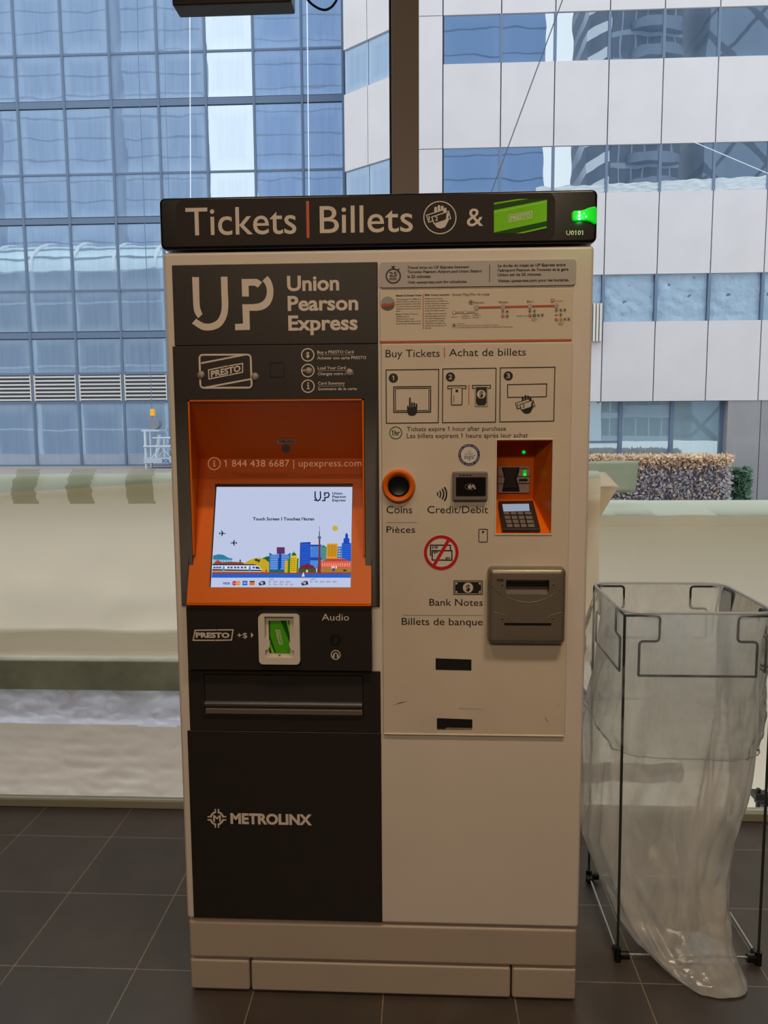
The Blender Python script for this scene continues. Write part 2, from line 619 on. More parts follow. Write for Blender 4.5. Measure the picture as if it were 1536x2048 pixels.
box(bm, m0, m1, GY - 0.03, GY + 0.05, 0.0, 3.25)
structure('trim_1', bm, M_ALU, bev=0.003)
structure('trim_2', box(NB(), m0 - 0.008, m0 - 0.0005, GY - 0.005, GY + 0.03, 0.0, 3.25), M_GASKET)
structure('trim_3', box(NB(), -4, m0 - 0.009, GY + 0.005, GY + 0.04, 0.0, 0.028), M_SILL, bev=0.003)
structure('trim_4', box(NB(), m1 + 0.001, 4, GY - 0.01, GY + 0.04, 0.0, 0.028), M_SILL, bev=0.003)
structure('trim_5', box(NB(), -2.1, -2.0, GY - 0.03, GY + 0.05, 0, 3.25), M_ALU)
structure('trim_6', box(NB(), 2.1, 2.2, GY - 0.03, GY + 0.05, 0, 3.25), M_ALU)
structure('trim_7', box(NB(), -4, -2.1, GY, GY + 0.03, 0.03, 3.25), M_WALL)
structure('trim_8', box(NB(), 2.2, 4, GY, GY + 0.03, 0.03, 3.25), M_WALL)

# ------------------------------------------------------------------ street: ground, buildings
M_GRAVEL = mat('gravel', (0.62, 0.58, 0.56), 0.9, var=0.6, vscale=25, bump=0.03, bscale=30)
M_CONC = mat('concrete', (0.60, 0.58, 0.58), 0.85, var=0.08, vscale=1.5)
structure('ground_terrace', box(NB(), -30, -1.5, 14, 24.2, -1.4, -0.08), M_GRAVEL)
structure('ground_street', box(NB(), -60, 60, 1.6, 60, -1.6, -1.4), mat('paving', (0.45, 0.44, 0.44), 0.9, var=0.1, vscale=0.5))
structure('ground_planter', box(NB(), -1.4, 20, 17.2, 19.6, -1.4, -0.95), M_CONC)


def facade_glass(name, tint, refl, body, rough=0.0, wav=0.0007, dirt=0.25):
    m = bpy.data.materials.new(name)
    m.use_nodes = True
    n, l = m.node_tree.nodes, m.node_tree.links
    n.remove(n['Principled BSDF'])
    t = n.new('ShaderNodeTexCoord')
    oi = n.new('ShaderNodeObjectInfo')
    sc = n.new('ShaderNodeMath'); sc.operation = 'MULTIPLY'; sc.inputs[1].default_value = 80; l.new(oi.outputs['Random'], sc.inputs[0])
    va = n.new('ShaderNodeVectorMath'); va.operation = 'ADD'
    l.new(t.outputs['Object'], va.inputs[0]); l.new(sc.outputs[0], va.inputs[1])
    ns = n.new('ShaderNodeTexNoise'); ns.inputs['Scale'].default_value = 0.9; ns.inputs['Detail'].default_value = 1.5
    l.new(va.outputs[0], ns.inputs['Vector'])
    b = n.new('ShaderNodeBump'); b.inputs['Distance'].default_value = wav
    l.new(ns.outputs['Fac'], b.inputs['Height'])
    g = n.new('ShaderNodeBsdfGlossy'); g.inputs['Color'].default_value = tint + (1,); g.inputs['Roughness'].default_value = rough
    l.new(b.outputs[0], g.inputs['Normal'])
    d = n.new('ShaderNodeBsdfDiffuse')
    # dust: paler towards the pane edges and in streaks
    ge = n.new('ShaderNodeSeparateXYZ'); l.new(t.outputs['Generated'], ge.inputs[0])
    def edge(o):
        a = n.new('ShaderNodeMath'); a.operation = 'PINGPONG'; a.inputs[1].default_value = 0.5; l.new(o, a.inputs[0]); return a
    ex, ez = edge(ge.outputs['X']), edge(ge.outputs['Z'])
    mi = n.new('ShaderNodeMath'); mi.operation = 'MINIMUM'; l.new(ex.outputs[0], mi.inputs[0]); l.new(ez.outputs[0], mi.inputs[1])
    mp = n.new('ShaderNodeMapping'); mp.inputs['Scale'].default_value = (9, 9, 0.7); l.new(va.outputs[0], mp.inputs[0])
    st = n.new('ShaderNodeTexNoise'); st.inputs['Scale'].default_value = 1.0; st.inputs['Detail'].default_value = 5; l.new(mp.outputs[0], st.inputs['Vector'])
    mr = n.new('ShaderNodeMapRange'); mr.inputs[1].default_value = 0.0; mr.inputs[2].default_value = 0.22; mr.inputs[3].default_value = 1.0; mr.inputs[4].default_value = 0.0
    l.new(mi.outputs[0], mr.inputs[0])
    mm = n.new('ShaderNodeMath'); mm.operation = 'MULTIPLY_ADD'; mm.inputs[1].default_value = 0.9
    l.new(mr.outputs[0], mm.inputs[0]); l.new(st.outputs['Fac'], mm.inputs[2])
    ml = n.new('ShaderNodeMath'); ml.operation = 'MULTIPLY'; ml.inputs[1].default_value = dirt; ml.use_clamp = True; l.new(mm.outputs[0], ml.inputs[0])
    mxc = n.new('ShaderNodeMix'); mxc.data_type = 'RGBA'
    l.new(ml.outputs[0], mxc.inputs[0]); mxc.inputs[6].default_value = lin(body); mxc.inputs[7].default_value = lin((0.80, 0.87, 0.93))
    l.new(mxc.outputs[2], d.inputs[0])
    ms = n.new('ShaderNodeMixShader'); ms.inputs[0].default_value = refl
    l.new(d.outputs[0], ms.inputs[1]); l.new(g.outputs[0], ms.inputs[2])
    l.new(ms.outputs[0], n['Material Output'].inputs[0])
    MATS[name] = m
    return m


M_BGLASS = facade_glass('blue_facade_glass', (0.82, 0.87, 0.93), 0.35, (0.46, 0.53, 0.645), dirt=0.30, wav=.0022)
M_WGLASS = facade_glass('grey_facade_glass', (0.86, 0.91, 0.96), 0.40, (0.20, 0.28, 0.38), dirt=0.07, wav=.0022)
M_CGLASS = facade_glass('chamfer_glass', (0.8, 0.9, 1.0), 0.12, (0.38, 0.48, 0.62), dirt=0.2)
M_MULL = mat('blue_grey_mullion', (0.42, 0.48, 0.57), 0.6)
M_LOUV = mat('cream_louvre', (0.86, 0.82, 0.78), 0.6)
M_LOUVD = mat('louvre_gap', (0.30, 0.32, 0.36), 0.8)
M_PANEL = mat('white_cladding', (0.845, 0.805, 0.80), 0.55, var=0.035, vscale=1.0)
M_JOINT = mat('cladding_joint', (0.42, 0.43, 0.48), 0.7)

YL = 24.0
bl = thing('office_building', 'blue glass office block with a gridded curtain wall and pale louvre band', 'building', (-8, YL, -0.1))
XS = [-2.353 - 0.03 - 1.5 * 0 - 1.27] ; XS = [-3.62 - 1.5 * k for k in range(0, 10)]
cols = [(-3.62, -2.353)] + [(XS[k + 1], XS[k]) for k in range(0, 9)]
rows = [(-0.08, 2.0), (2.92, 4.05), (4.24, 5.55), (5.55, 7.62), (7.80, 9.13), (9.13, 11.13), (11.33, 12.70), (12.70, 14.72), (14.92, 16.2)]
pan = {}
for (xa, xb) in cols:
    for (za, zb) in rows:
        key = (round(xb - xa, 2), round(zb - za, 2))
        if key not in pan:
            bm = box(NB(), -(xb - xa) / 2 + 0.035, (xb - xa) / 2 - 0.035, -0.02, 0.04, -(zb - za) / 2 + 0.03, (zb - za) / 2 - 0.03)
            o = obj('window_pane', bm, M_BGLASS)
            pan[key] = o
        else:
            o = pan[key].copy()
            COL.objects.link(o)
        o.parent = bl
        o.location = Vector(((xa + xb) / 2, YL + 0.02, (za + zb) / 2)) - bl.location
bm = NB()
box(bm, -18, -2.353, YL + 0.07, YL + 8, -0.1, 22)
box(bm, -2.353, -1.6, YL - 0.02, YL + 8, -0.1, 22)
obj('wall', bm, M_MULL, bl)
for x in [-2.353] + XS:
    obj('mullion', box(NB(), x - 0.035, x + 0.035, YL - 0.05, YL + 0.06, -0.1, 18), M_MULL, bl)
for z, h in ((-0.08, .05), (2.0, .04), (2.92, .04), (4.145, .095), (5.55, .03), (7.71, .09), (9.13, .03), (11.23, .1), (12.7, .03), (14.82, .1)):
    obj('transom', box(NB(), -18, -2.353, YL - 0.035, YL + 0.06, z - h, z + h), M_MULL, bl)
for (xa, xb) in cols:
    bm = NB()
    box(bm, xa + .05, xb - .05, YL + 0.0, YL + 0.06, 2.04, 2.88, 1)
    for k in range(7):
        z = 2.06 + k * 0.122
        box(bm, xa + .06, xb - .06, YL - 0.06, YL + 0.0, z, z + 0.055)
    box(bm, xa + .05, xa + .085, YL - 0.065, YL, 2.04, 2.88)
    box(bm, xb - .085, xb - .05, YL - 0.065, YL, 2.04, 2.88)
    obj('louvre', bm, [M_LOUV, M_LOUVD], bl)

YR = 20.0
br = thing('office_building', 'white panel clad office block with dark ribbon windows right of the mullion', 'building', (8, YR, -1.0))
RXS = [0.62] + [2.11 + 1.37 * k for k in range(0, 9)]
M_LINING = mat('plastic_sheet_behind_glass', (0.62, 0.70, 0.77), 0.35, var=0.06, vscale=3, bump=0.05, bscale=5)
bands = [(1.82, 3.90), (5.12, 7.19), (8.38, 10.45), (11.64, 13.72), (14.92, 17.0)]
gl = [(3.90, 5.12), (7.19, 8.38), (10.45, 11.64), (13.72, 14.92)]
for xa, xb in zip(RXS, RXS[1:]):
    for za, zb in bands:
        obj('cladding_panel', box(NB(), xa + .014, xb - .014, YR, YR + .1, za, zb), M_PANEL, br)
    for k, (za, zb) in enumerate(gl):
        if k == 0:
            bm = NB()
            sheet(bm, lambda u, v, xa=xa, xb=xb, za=za, zb=zb: (xa + .05 + (xb - xa - .1) * u, YR + 0.09 - 0.03 * noise.noise((u * 5 + xa, v * 9, 3.3)) - .015 * noise.noise((u * 14 + xa, v * 20 + u * 9, 1.3)), za + (zb - za) * v), 26, 22)
            obj('plastic_lining', bm, M_LINING, br, smooth=180)
        else:
            obj('window_pane', box(NB(), xa + .03, xb - .03, YR + .04, YR + .09, za, zb), M_WGLASS, br)
    for za, zb in gl:
        obj('mullion', box(NB(), xb - .035, xb + .035, YR + .0, YR + .08, za, zb), M_MULL, br)
# crumpled white sheeting along the foot of the second window band
bm = NB()
x0c, x1c = onY(1072, 370, YR).x, 14.0
sheet(bm, lambda u, v: (x0c + (x1c - x0c) * u, YR + 0.03 - 0.05 * abs(noise.noise((u * 60, v * 4, 0))) , 7.19 + v * (0.16 + 0.22 * min(1, u * 1.6) + 0.07 * noise.noise((u * 34, 1, 0)))), 160, 10)
obj('plastic_sheeting', bm, mat('white_sheeting', (0.78, 0.80, 0.82), 0.5, bump=0.02, bscale=6), br, smooth=180)
# corner panels, chamfer face, backing
for za, zb in [(-1.4, 8.36), (8.38, 11.62), (11.64, 17)]:
    obj('cladding_panel', box(NB(), 0.0, 0.606, YR, YR + .1, za, zb), M_PANEL, br)
cf0, cf1 = Vector((-2.12, 21.78, 0)), Vector((-0.0, 20.0, 0))
def chamfer(za, zb, y, m, nm):
    nn = (cf1 - cf0).cross(Vector((0, 0, 1))).normalized()
    for k in range(3):
        a, b = cf0.lerp(cf1, k / 3 + .004), cf0.lerp(cf1, (k + 1) / 3 - .004)
        bm = NB()
        vs = []
        for q in (a, b):
            for z in (za, zb):
                vs.append(bm.verts.new((q.x + nn.x * y, q.y + nn.y * y, z)))
        for q in (a, b):
            for z in (za, zb):
                vs.append(bm.verts.new((q.x + nn.x * (y - .1), q.y + nn.y * (y - .1), z)))
        for f in ((0, 1, 3, 2), (4, 6, 7, 5), (0, 2, 6, 4), (1, 5, 7, 3), (0, 4, 5, 1), (2, 3, 7, 6)):
            bm.faces.new([vs[i] for i in f])
        obj(nm, bm, m, br)
for za, zb in bands: chamfer(za, zb, 0, M_PANEL, 'cladding_panel')
chamfer(-1.4, 1.8, -0.06, M_CGLASS, 'window_pane')
for za, zb in gl: chamfer(za, zb, -0.06, M_CGLASS, 'window_pane')
bm = NB()
box(bm, 0.0, 14.4, YR + .11, YR + 4, 1.82, 17)
box(bm, -2.1, 0.0, 22.0, 26, -1.4, 17)
obj('wall', bm, M_JOINT, br)
a_, b_, c_, d_ = RX(1120, 607, 1205, 683, YR - .12)
bm = NB()
k_ = b_ - .02
while k_ > a_:
    box(bm, k_ - .055, k_, YR - .14, YR - .06, c_, d_)
    k_ -= .085
box(bm, a_, b_, YR - .06, YR - .001, c_, d_, 1)
obj('vent_grille', bm, [M_LOUV, mat('vent_gap', (0.55, 0.50, 0.46), .8)], br)
# ground storey: recessed glass, fins, round headed column
GYR = YR + 0.35
gm = [0.62, 1.95] + [onY(px, 860, GYR).x for px in (1143, 1240, 1342, 1443)]
for a, b in zip(gm, gm[1:]):
    obj('window_pane', box(NB(), a + .03, b - .03, GYR, GYR + .05, -1.4, 1.82), facade_glass('pale_ground_glass', (0.9, 0.97, 1.0), 0.20, (0.50, 0.58, 0.60), dirt=0.12) if 'pale_ground_glass' not in MATS else MATS['pale_ground_glass'], br)
    obj('mullion', box(NB(), b - .05, b + .05, GYR - .06, GYR + .06, -1.4, 1.82), M_MULL, br)
obj('transom', box(NB(), gm[0], gm[3], GYR - .04, GYR + .04, onY(1200, 884, GYR).z - .03, onY(1200, 884, GYR).z + .03), M_MULL, br)
c0 = onY(1453, 900, YR).x
bm = NB()
box(bm, c0, c0 + 0.85, YR + .02, YR + 1.2, -1.4, 1.82)
box(bm, c0 + .87, 14, YR + .02, YR + 1.2, -1.4, 1.82)
obj('column', bm, M_CONC, br)
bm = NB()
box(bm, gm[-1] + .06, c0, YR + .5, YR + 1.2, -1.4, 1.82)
obj('dark_return', bm, mat('blue_grey_return', (0.38, 0.40, 0.45), 0.8), br)  # blue grey, darker than the concrete column beside it

# ------------------------------------------------------------------ across the street behind us: towers that the facades mirror
def mirrored(px, py, Yv, Yf):
    """point seen in the mirror of facade plane Yf: virtual depth Yv -> real place"""
    v = onY(px, py, Yv)
    return Vector((v.x, 2 * Yf - Yv, v.z))

def tower_mat(name, a, b, sz, sxv, frac=0.25, diag=0.0):
    m = bpy.data.materials.new(name)
    m.use_nodes = True
    n, l = m.node_tree.nodes, m.node_tree.links
    p = n['Principled BSDF']
    p.inputs['Roughness'].default_value = 0.4
    t = n.new('ShaderNodeTexCoord')
    mp = n.new('ShaderNodeMapping'); mp.inputs['Rotation'].default_value = (0, diag, 0); l.new(t.outputs['Object'], mp.inputs[0])
    s = n.new('ShaderNodeSeparateXYZ'); l.new(mp.outputs[0], s.inputs[0])
    def stripe(o, sz, fr):
        d = n.new('ShaderNodeMath'); d.operation = 'DIVIDE'; d.inputs[1].default_value = sz; l.new(o, d.inputs[0])
        f = n.new('ShaderNodeMath'); f.operation = 'FRACT'; l.new(d.outputs[0], f.inputs[0])
        c = n.new('ShaderNodeMath'); c.operation = 'LESS_THAN'; c.inputs[1].default_value = fr; l.new(f.outputs[0], c.inputs[0])
        return c
    z = stripe(s.outputs['Z'], sz, frac); x = stripe(s.outputs['X'], sxv, 0.1)
    mxm = n.new('ShaderNodeMath'); mxm.operation = 'MAXIMUM'; l.new(z.outputs[0], mxm.inputs[0]); l.new(x.outputs[0], mxm.inputs[1])
    mx = n.new('ShaderNodeMix'); mx.data_type = 'RGBA'; l.new(mxm.outputs[0], mx.inputs[0])
    mx.inputs[6].default_value = lin(a); mx.inputs[7].default_value = lin(b)
    l.new(mx.outputs[2], p.inputs['Base Color'])
    return m

VD = 108.0
def tower(name, label, px0, px1, Yv, Yf, h, depth, m, cat='building'):
    a, b = mirrored(px0, 500, Yv, Yf), mirrored(px1, 500, Yv, Yf)
    r = thing(name, label, cat, ((a.x + b.x) / 2, a.y, -1.4))
    obj('shaft', box(NB(), a.x, b.x, a.y - depth, a.y, -1.4, h), m, r)
    return r, a, b

tower('tower', 'broad blue grey glass tower mirrored in the left part of the blue facade', -420, 414, VD, YL, 120, 3, tower_mat('tower_blue_a', (0.44, 0.52, 0.63), (0.25, 0.32, 0.43), 2.7, 17, 0.09))
tower('tower', 'slate blue tower mirrored beside the bright sky strip of the blue facade', 516, 1066, VD, YL, 120, 20, tower_mat('tower_blue_b', (0.42, 0.53, 0.70), (0.28, 0.36, 0.50), 2.9, 31, 0.07))
r3, a3, b3 = tower('tower', 'rounded balcony tower mirrored in the ribbon windows of the white block', 1215, 1352, 100, YR, 110, 14, tower_mat('tower_balcony', (0.30, 0.33, 0.38), (0.55, 0.60, 0.66), 3.0, 1.6, 0.22))
bm = NB()
for k in range(36):
    zc = 2 + 3.0 * k
    nn = 20
    cxm, rad = a3.x + (b3.x - a3.x) * 0.62, (b3.x - a3.x) * 0.38
    ring0 = [(cxm + rad * math.cos(math.pi * q / nn), a3.y + rad * 0.55 * math.sin(math.pi * q / nn)) for q in range(nn + 1)]
    lo = [bm.verts.new((x, y, zc)) for x, y in ring0]
    hi = [bm.verts.new((x, y, zc + 1.1)) for x, y in ring0]
    for q in range(nn): bm.faces.new((lo[q], lo[q + 1], hi[q + 1], hi[q]))
    bm.faces.new(lo); bm.faces.new(hi)
o = obj('balconies', bm, mat('balcony_slab', (0.42, 0.46, 0.52), 0.6), r3)
tower('tower', 'narrow striped tower wing mirrored left of the rounded balcony tower', 1168, 1214, 98, YR, 110, 10, tower_mat('tower_stripe', (0.28, 0.31, 0.36), (0.78, 0.80, 0.83), 2.6, 30, 0.42, 0.5))
tower('tower', 'diagonal braced dark tower mirrored at the right edge of the ribbon windows', 1400, 1760, 100, YR, 110, 16, tower_mat('tower_diag', (0.42, 0.47, 0.54), (0.24, 0.27, 0.32), 5.5, 4.2, 0.14, -0.75))
# glazed barrel vault of the station seen mirrored low in the blue facade
va0, va1 = mirrored(-260, 545, 54, YL), mirrored(560, 545, 54, YL)
zt, zb_ = mirrored(150, 468, 54, YL).z, mirrored(150, 540, 54, YL).z
sv = thing('station_hall', 'station hall with a curved glazed roof mirrored low in the blue facade', 'building', ((va0.x + va1.x) / 2, va0.y, -1.4))
bm = NB()
def vault(u, v): 
    a = v * math.pi / 2
    return (va0.x + (va1.x - va0.x) * u, va0.y - 5.0 * (1 - math.cos(a)), zb_ + (zt - zb_) * math.sin(a))
sheet(bm, vault, 30, 12)
obj('glass_vault', bm, mat('pale_green_glazing', (0.84, 0.92, 0.93), 0.3, var=0.08, vscale=0.6), sv, smooth=60)
for k in range(0, 31, 3):
    bm = NB()
    tube(bm, [Vector(vault(k / 30, q / 10)) + Vector((0, .1, .05)) for q in range(11)], 0.11, 6)
    obj('rib', bm, mat('white_steel', (0.93, 0.93, 0.92), 0.4), sv)
for q in range(1, 5):
    bm = NB()
    tube(bm, [Vector(vault(k / 30, q / 4.4)) + Vector((0, .05, .02)) for k in range(31)], 0.06, 6)
    obj('purlin', bm, mat('grey_steel', (0.45, 0.52, 0.56), 0.5), sv)
obj('wall', box(NB(), va0.x, va1.x, va0.y - 9, va0.y, -1.4, zb_ - .01), tower_mat('station_wall', (0.34, 0.40, 0.46), (0.55, 0.62, 0.68), 2.2, 3.1, 0.06), sv)

# ------------------------------------------------------------------ terrace objects
def leafy(bm, n, fn, size, mi=0):
    for _ in range(n):
        p, k = fn()
        d = Vector((random.gauss(0, 1), random.gauss(0, 1), random.gauss(0.3, 1))).normalized()
        s = d.orthogonal().normalized() * size * random.uniform(.25, .5)
        e = d * size * random.uniform(.8, 1.6)
        p = Vector(p)
        f = bm.faces.new([bm.verts.new(q) for q in (p - s * .4, p + e * .5 - s, p + e, p + e * .5 + s)])
        f.material_index = k

h0, h1 = onY(1080, 950, 18).x, onY(1464, 950, 18).x
hz = onY(1320, 914, 18).z
hd = thing('hedge', 'clipped hedge with tan top growth in front of the white block', 'hedge', ((h0 + h1) / 2, 18.5, -0.95))
bm = NB()
M_TAN = mat('tan_leaf', (0.86, 0.73, 0.60), 0.8, var=0.15)
M_TWIG = mat('grey_twig', (0.68, 0.64, 0.66), 0.9, var=0.2)
M_TWIG2 = mat('brown_leaf', (0.72, 0.63, 0.55), 0.9, var=0.2)
def hp():
    z = random.uniform(-0.95, hz)
    x, y = random.uniform(h0, h1), 18 + (abs(random.gauss(0, .12)) if random.random() < .6 else random.uniform(0, 1))
    if random.random() < .3: z = hz - abs(random.gauss(0, .08))
    top = z > hz - 0.30 + random.gauss(0, .07)
    return (x + random.gauss(0, .03), y, z), (0 if top else (1 if random.random() < .7 else 2))
leafy(bm, 15000, hp, 0.085)
obj('foliage', bm, [M_TAN, M_TWIG, M_TWIG2], hd, smooth=-1)
obj('branches', box(NB(), h0 + .1, h1 - .1, 18.12, 18.9, -0.95, hz - .12), mat('hedge_core', (0.50, 0.46, 0.47), 0.95), hd)
s0, s1 = onY(1468, 960, 18.3).x, onY(1503, 960, 18.3).x
sh = thing('shrub', 'small green shrub at the right end of the tan hedge', 'shrub', ((s0 + s1) / 2, 18.4, -0.95))
bm = NB()
szt = onY(1480, 935, 18.3).z
def sp():
    a = random.random() * 6.28
    rr_ = (s1 - s0) / 2 * math.sqrt(random.random())
    return ((s0 + s1) / 2 + rr_ * math.cos(a), 18.4 + rr_ * .6 * math.sin(a), random.uniform(-0.9, szt - .05)), 0
leafy(bm, 1500, sp, 0.10)
obj('foliage', bm, mat('green_leaf', (0.36, 0.47, 0.36), 0.8, var=0.25), sh, smooth=-1)
obj('stem', tube(NB(), [((s0 + s1) / 2, 18.4, -.95), ((s0 + s1) / 2, 18.4, szt - .3)], 0.03), M_TWIG2, sh)

# swing stage
YS = 22.5
M_RAIL = mat('pale_aluminium', (0.82, 0.84, 0.87), 0.4, metal=0.3)
def S(px, py, Y=YS): return onY(px, py, Y)
sg = thing('swing_stage', 'aluminium window cleaning platform with amber beacon below the blue facade', 'work platform', (S(320, 940).x, YS, -0.08))
zt_, zm_, zd0, zd1 = S(310, 876).z, S(310, 893).z, S(310, 926).z, S(310, 916).z
xl_, xr_ = S(287, 900).x, S(430, 900).x
bm = NB(); box(bm, xl_, xr_, YS - .02, YS + .62, zd0, zd1); obj('platform_deck', bm, M_RAIL, sg)
for yy in (YS, YS + .6):
    bm = NB()
    tube(bm, [(xl_ + .3, yy, zt_), (xr_, yy, zt_)], .025)
    tube(bm, [(xl_, yy, zm_), (xr_, yy, zm_)], .03)
    x = xl_ + .25
    while x < xr_ - .4:
        tube(bm, [(x, yy, zd1), (x + .3, yy, zm_)], .018)
        tube(bm, [(x + .3, yy, zm_), (x + .6, yy, zd1)], .018)
        x += .6
    obj('guard_rail', bm, M_RAIL, sg)
bm = NB()
for yy in (YS + .05, YS + .55):
    tube(bm, [(xl_ + .05, yy, -.08), (xl_ + .05, yy, S(300, 862).z)], .04)
tube(bm, [(xl_ + .3, YS + .3, zd1), (xl_ + .42, YS + .3, zt_ + .1)], .06)
tube(bm, [(xl_ + .55, YS + .3, zd1), (xl_ + .55, YS + .3, zt_)], .03)
box(bm, xl_ - .05, xl_ + .5, YS + .02, YS + .5, S(300, 863).z, S(300, 859).z)
obj('end_frame', bm, M_RAIL, sg)
bm = NB()
box(bm, S(291, 845).x, S(306, 845).x, YS + .15, YS + .4, S(300, 850).z, S(300, 838).z)
lathe(bm, S(305, 848).x, S(305, 848).z, [(0, YS + .1), (.17, YS + .1), (.17, YS + .4), (0, YS + .4)], 16)
obj('hoist_motor', bm, mat('hoist_grey', (0.55, 0.57, 0.60), 0.5, metal=.3), sg, bev=.01)
bm = NB(); box(bm, S(295.5, 825).x, S(304, 825).x, YS + .2, YS + .32, S(300, 832).z, S(300, 818).z)
obj('beacon', bm, mat('amber_lens', (0.95, 0.70, 0.15), 0.3, emit=(0.95, 0.65, 0.1), es=.25), sg, bev=.015)
A = Art((0, 0, 1), (0, YS - .025, 0))
A.text('SOL', 324, 340, 918.5, 925, mat('blue_ink', (0.16, 0.30, 0.62), .5), bold=.03)
A.build('lettering', sg)

# ropes, wires and one modelled cable reflection outside the window
def wire(name, label, cat, pts, r, m):
    bm = NB()
    tube(bm, pts, r, 8)
    return tag(obj(name, bm, m), label, cat)
M_ROPE = mat('pale_rope', (0.93, 0.95, 0.96), 0.6)
def vert(px, py, Y, z1):
    p, q = onY(px[0], py[0], Y), onY(px[1], py[1], Y)
    d = (p - q) / (p.z - q.z)
    return [q + d * (-0.0 - q.z), q + d * (z1 - q.z)]
wire('rope', 'white suspension rope hanging left, above the word Tickets', 'rope', vert((379.5, 381), (10, 390), 12.0, 12), .0085, M_ROPE)
wire('rope', 'white suspension rope hanging just left of the white building corner', 'rope', vert((614, 618), (10, 385), 12.0, 12), .0080, M_ROPE)
wire('rope', 'faint thin hoist rope rising from the window cleaning platform', 'rope', [S(299, 838) + Vector((0, .25, 0)), onY(277, 127, YS + .25), onY(273, -60, YS + .25)], .011, M_MULL)
p0, p1 = onY(1125, 0, 7), onY(985, 378, 7)
wire('guy_wire_or_reflection', 'dark slanting guy wire crossing the white office block', 'wire', [p0 + (p0 - p1) * .5, p1 + (p1 - p0) * 1.6], .0055, mat('dark_wire', (0.30, 0.31, 0.36), .6))
p0, p1 = onY(1385, 283, 16), onY(1536, 347, 16)
wire('guy_wire_or_reflection', 'pale thin line standing for a cable reflection on the ribbon window at right', 'wire', [p0, p1 + (p1 - p0)], .009, M_ROPE)  # a cable's reflection in the facade, modelled as an added pale wire

# ------------------------------------------------------------------ sheeted parapet right outside the glass
def cloth_mat(name, col, rough=0.6, bumpd=0.004, sc=5, spec=0.4):
    return mat(name, col, rough, var=0.05, vscale=3, bump=bumpd, bscale=sc, spec=spec)
def membrane_mat(name, col, thru, frac, bumpd=0.002, sc=5, spec=0.4, rough=0.5):
    """woven plastic film that daylight shines through"""
    m = cloth_mat(name, col, rough, bumpd, sc, spec)
    n, l = m.node_tree.nodes, m.node_tree.links
    tl = n.new('ShaderNodeBsdfTranslucent')
    tl.inputs[0].default_value = lin(thru)
    mx = n.new('ShaderNodeMixShader')
    mx.inputs[0].default_value = frac
    l.new(n['Principled BSDF'].outputs[0], mx.inputs[1])
    l.new(tl.outputs[0], mx.inputs[2])
    l.new(mx.outputs[0], n['Material Output'].inputs[0])
    return m
M_TARP = membrane_mat('cream_membrane', (0.80, 0.77, 0.71), (0.97, 0.89, 0.79), 0.68)
M_TARP2 = membrane_mat('greenish_membrane', (0.66, 0.69, 0.63), (0.90, 0.90, 0.82), 0.5)
M_PATCH = None

M_PATCH = clear('grey_green_tape', (0.66, 0.655, 0.54), 0.4, 0.25, milk=.22, milkcol=(0.5, 0.48, 0.38))
def profile_sheet(bm, prof, xa, xb, nx, wob, mi=0):
    """prof: list of (u0,u1 weights) points as functions of u"""
    rows_ = len(prof)
    g = []
    for i in range(nx + 1):
        u = i / nx
        x = xa + (xb - xa) * u
        g.append([])
        for j, f in enumerate(prof):
            y, z = f(u)
            a = wob[j]
            q = Vector((x * 3.1, j * .7, 1.7))
            g[-1].append(bm.verts.new((x, y + a * noise.noise(q) + .5 * a * noise.noise(Vector((x * 11 + j * .9, j * 1.3, 4.2))), z + .6 * a * noise.noise(q * 1.7 + Vector((9, 0, 0))))))
    for i in range(nx):
        for j in range(rows_ - 1):
            bm.faces.new((g[i][j], g[i + 1][j], g[i + 1][j + 1], g[i][j + 1])).material_index = mi if not isinstance(mi, list) else mi[j]

YF = 1.08
XA, XB = -2.4, onY(1200, 1000, YF).x
UA, UB = (onY(0, 0, YF).x - XA) / (XB - XA), (onY(345, 0, YF).x - XA) / (XB - XA)
zfa, zfb = onY(0, 985, YF).z, onY(345, 957, YF).z
def zfront(u): return zfa + (zfb - zfa) * min(1.15, (u - UA) / (UB - UA))
zback = onY(170, 941, 1.15).z
zhem = onY(170, 996, YF - .005).z
zfold, zroll0, zroll = onY(170, 1268, 1.03).z, onY(170, 1296, .99).z, onY(170, 1312, 1.0).z
pm = thing('parapet_wrap', 'cream membrane wrapped parapet outside the left pane, taped along its top', 'construction sheeting', (-1.0, 1.2, 0.45))
bm = NB()
prof = [lambda u: (1.20, zback - .05), lambda u: (1.15, zback), lambda u: (1.115, (zback + zfront(u)) / 2 + .004), lambda u: (YF - .004, zfront(u)), lambda u: (YF - .008, zhem), lambda u: (YF, zhem - .004)]
for k in range(1, 9):
    prof.append(lambda u, k=k: (YF - .03 * (k / 9) ** 2, zhem + (zfold + .02 - zhem) * k / 9))
prof += [lambda u: (1.042, zfold + .010 + .012 * noise.noise((u * 9, 1, 1))), lambda u: (1.046, zfold + .001 + .012 * noise.noise((u * 9, 1, 1))), lambda u: (.985, zfold - .001 + .012 * noise.noise((u * 9, 1, 1))), lambda u: (.948, zfold - .018), lambda u: (.940, (zfold + zroll) / 2), lambda u: (.950, zroll0 - .006), lambda u: (.985, zroll)]
wob = [.0, .006, .008, .003, .002, .002] + [.004 + .002 * k for k in range(8)] + [.012, .006, .010, .014, .014, .010, .004]
profile_sheet(bm, prof, XA, XB, 140, wob, [1, 1, 1] + [0] * (len(prof) - 4))
o = obj('membrane', bm, [M_TARP, M_TARP2], pm, smooth=70)
o.modifiers.new('sub', 'SUBSURF').levels = 1
o.modifiers['sub'].render_levels = 1
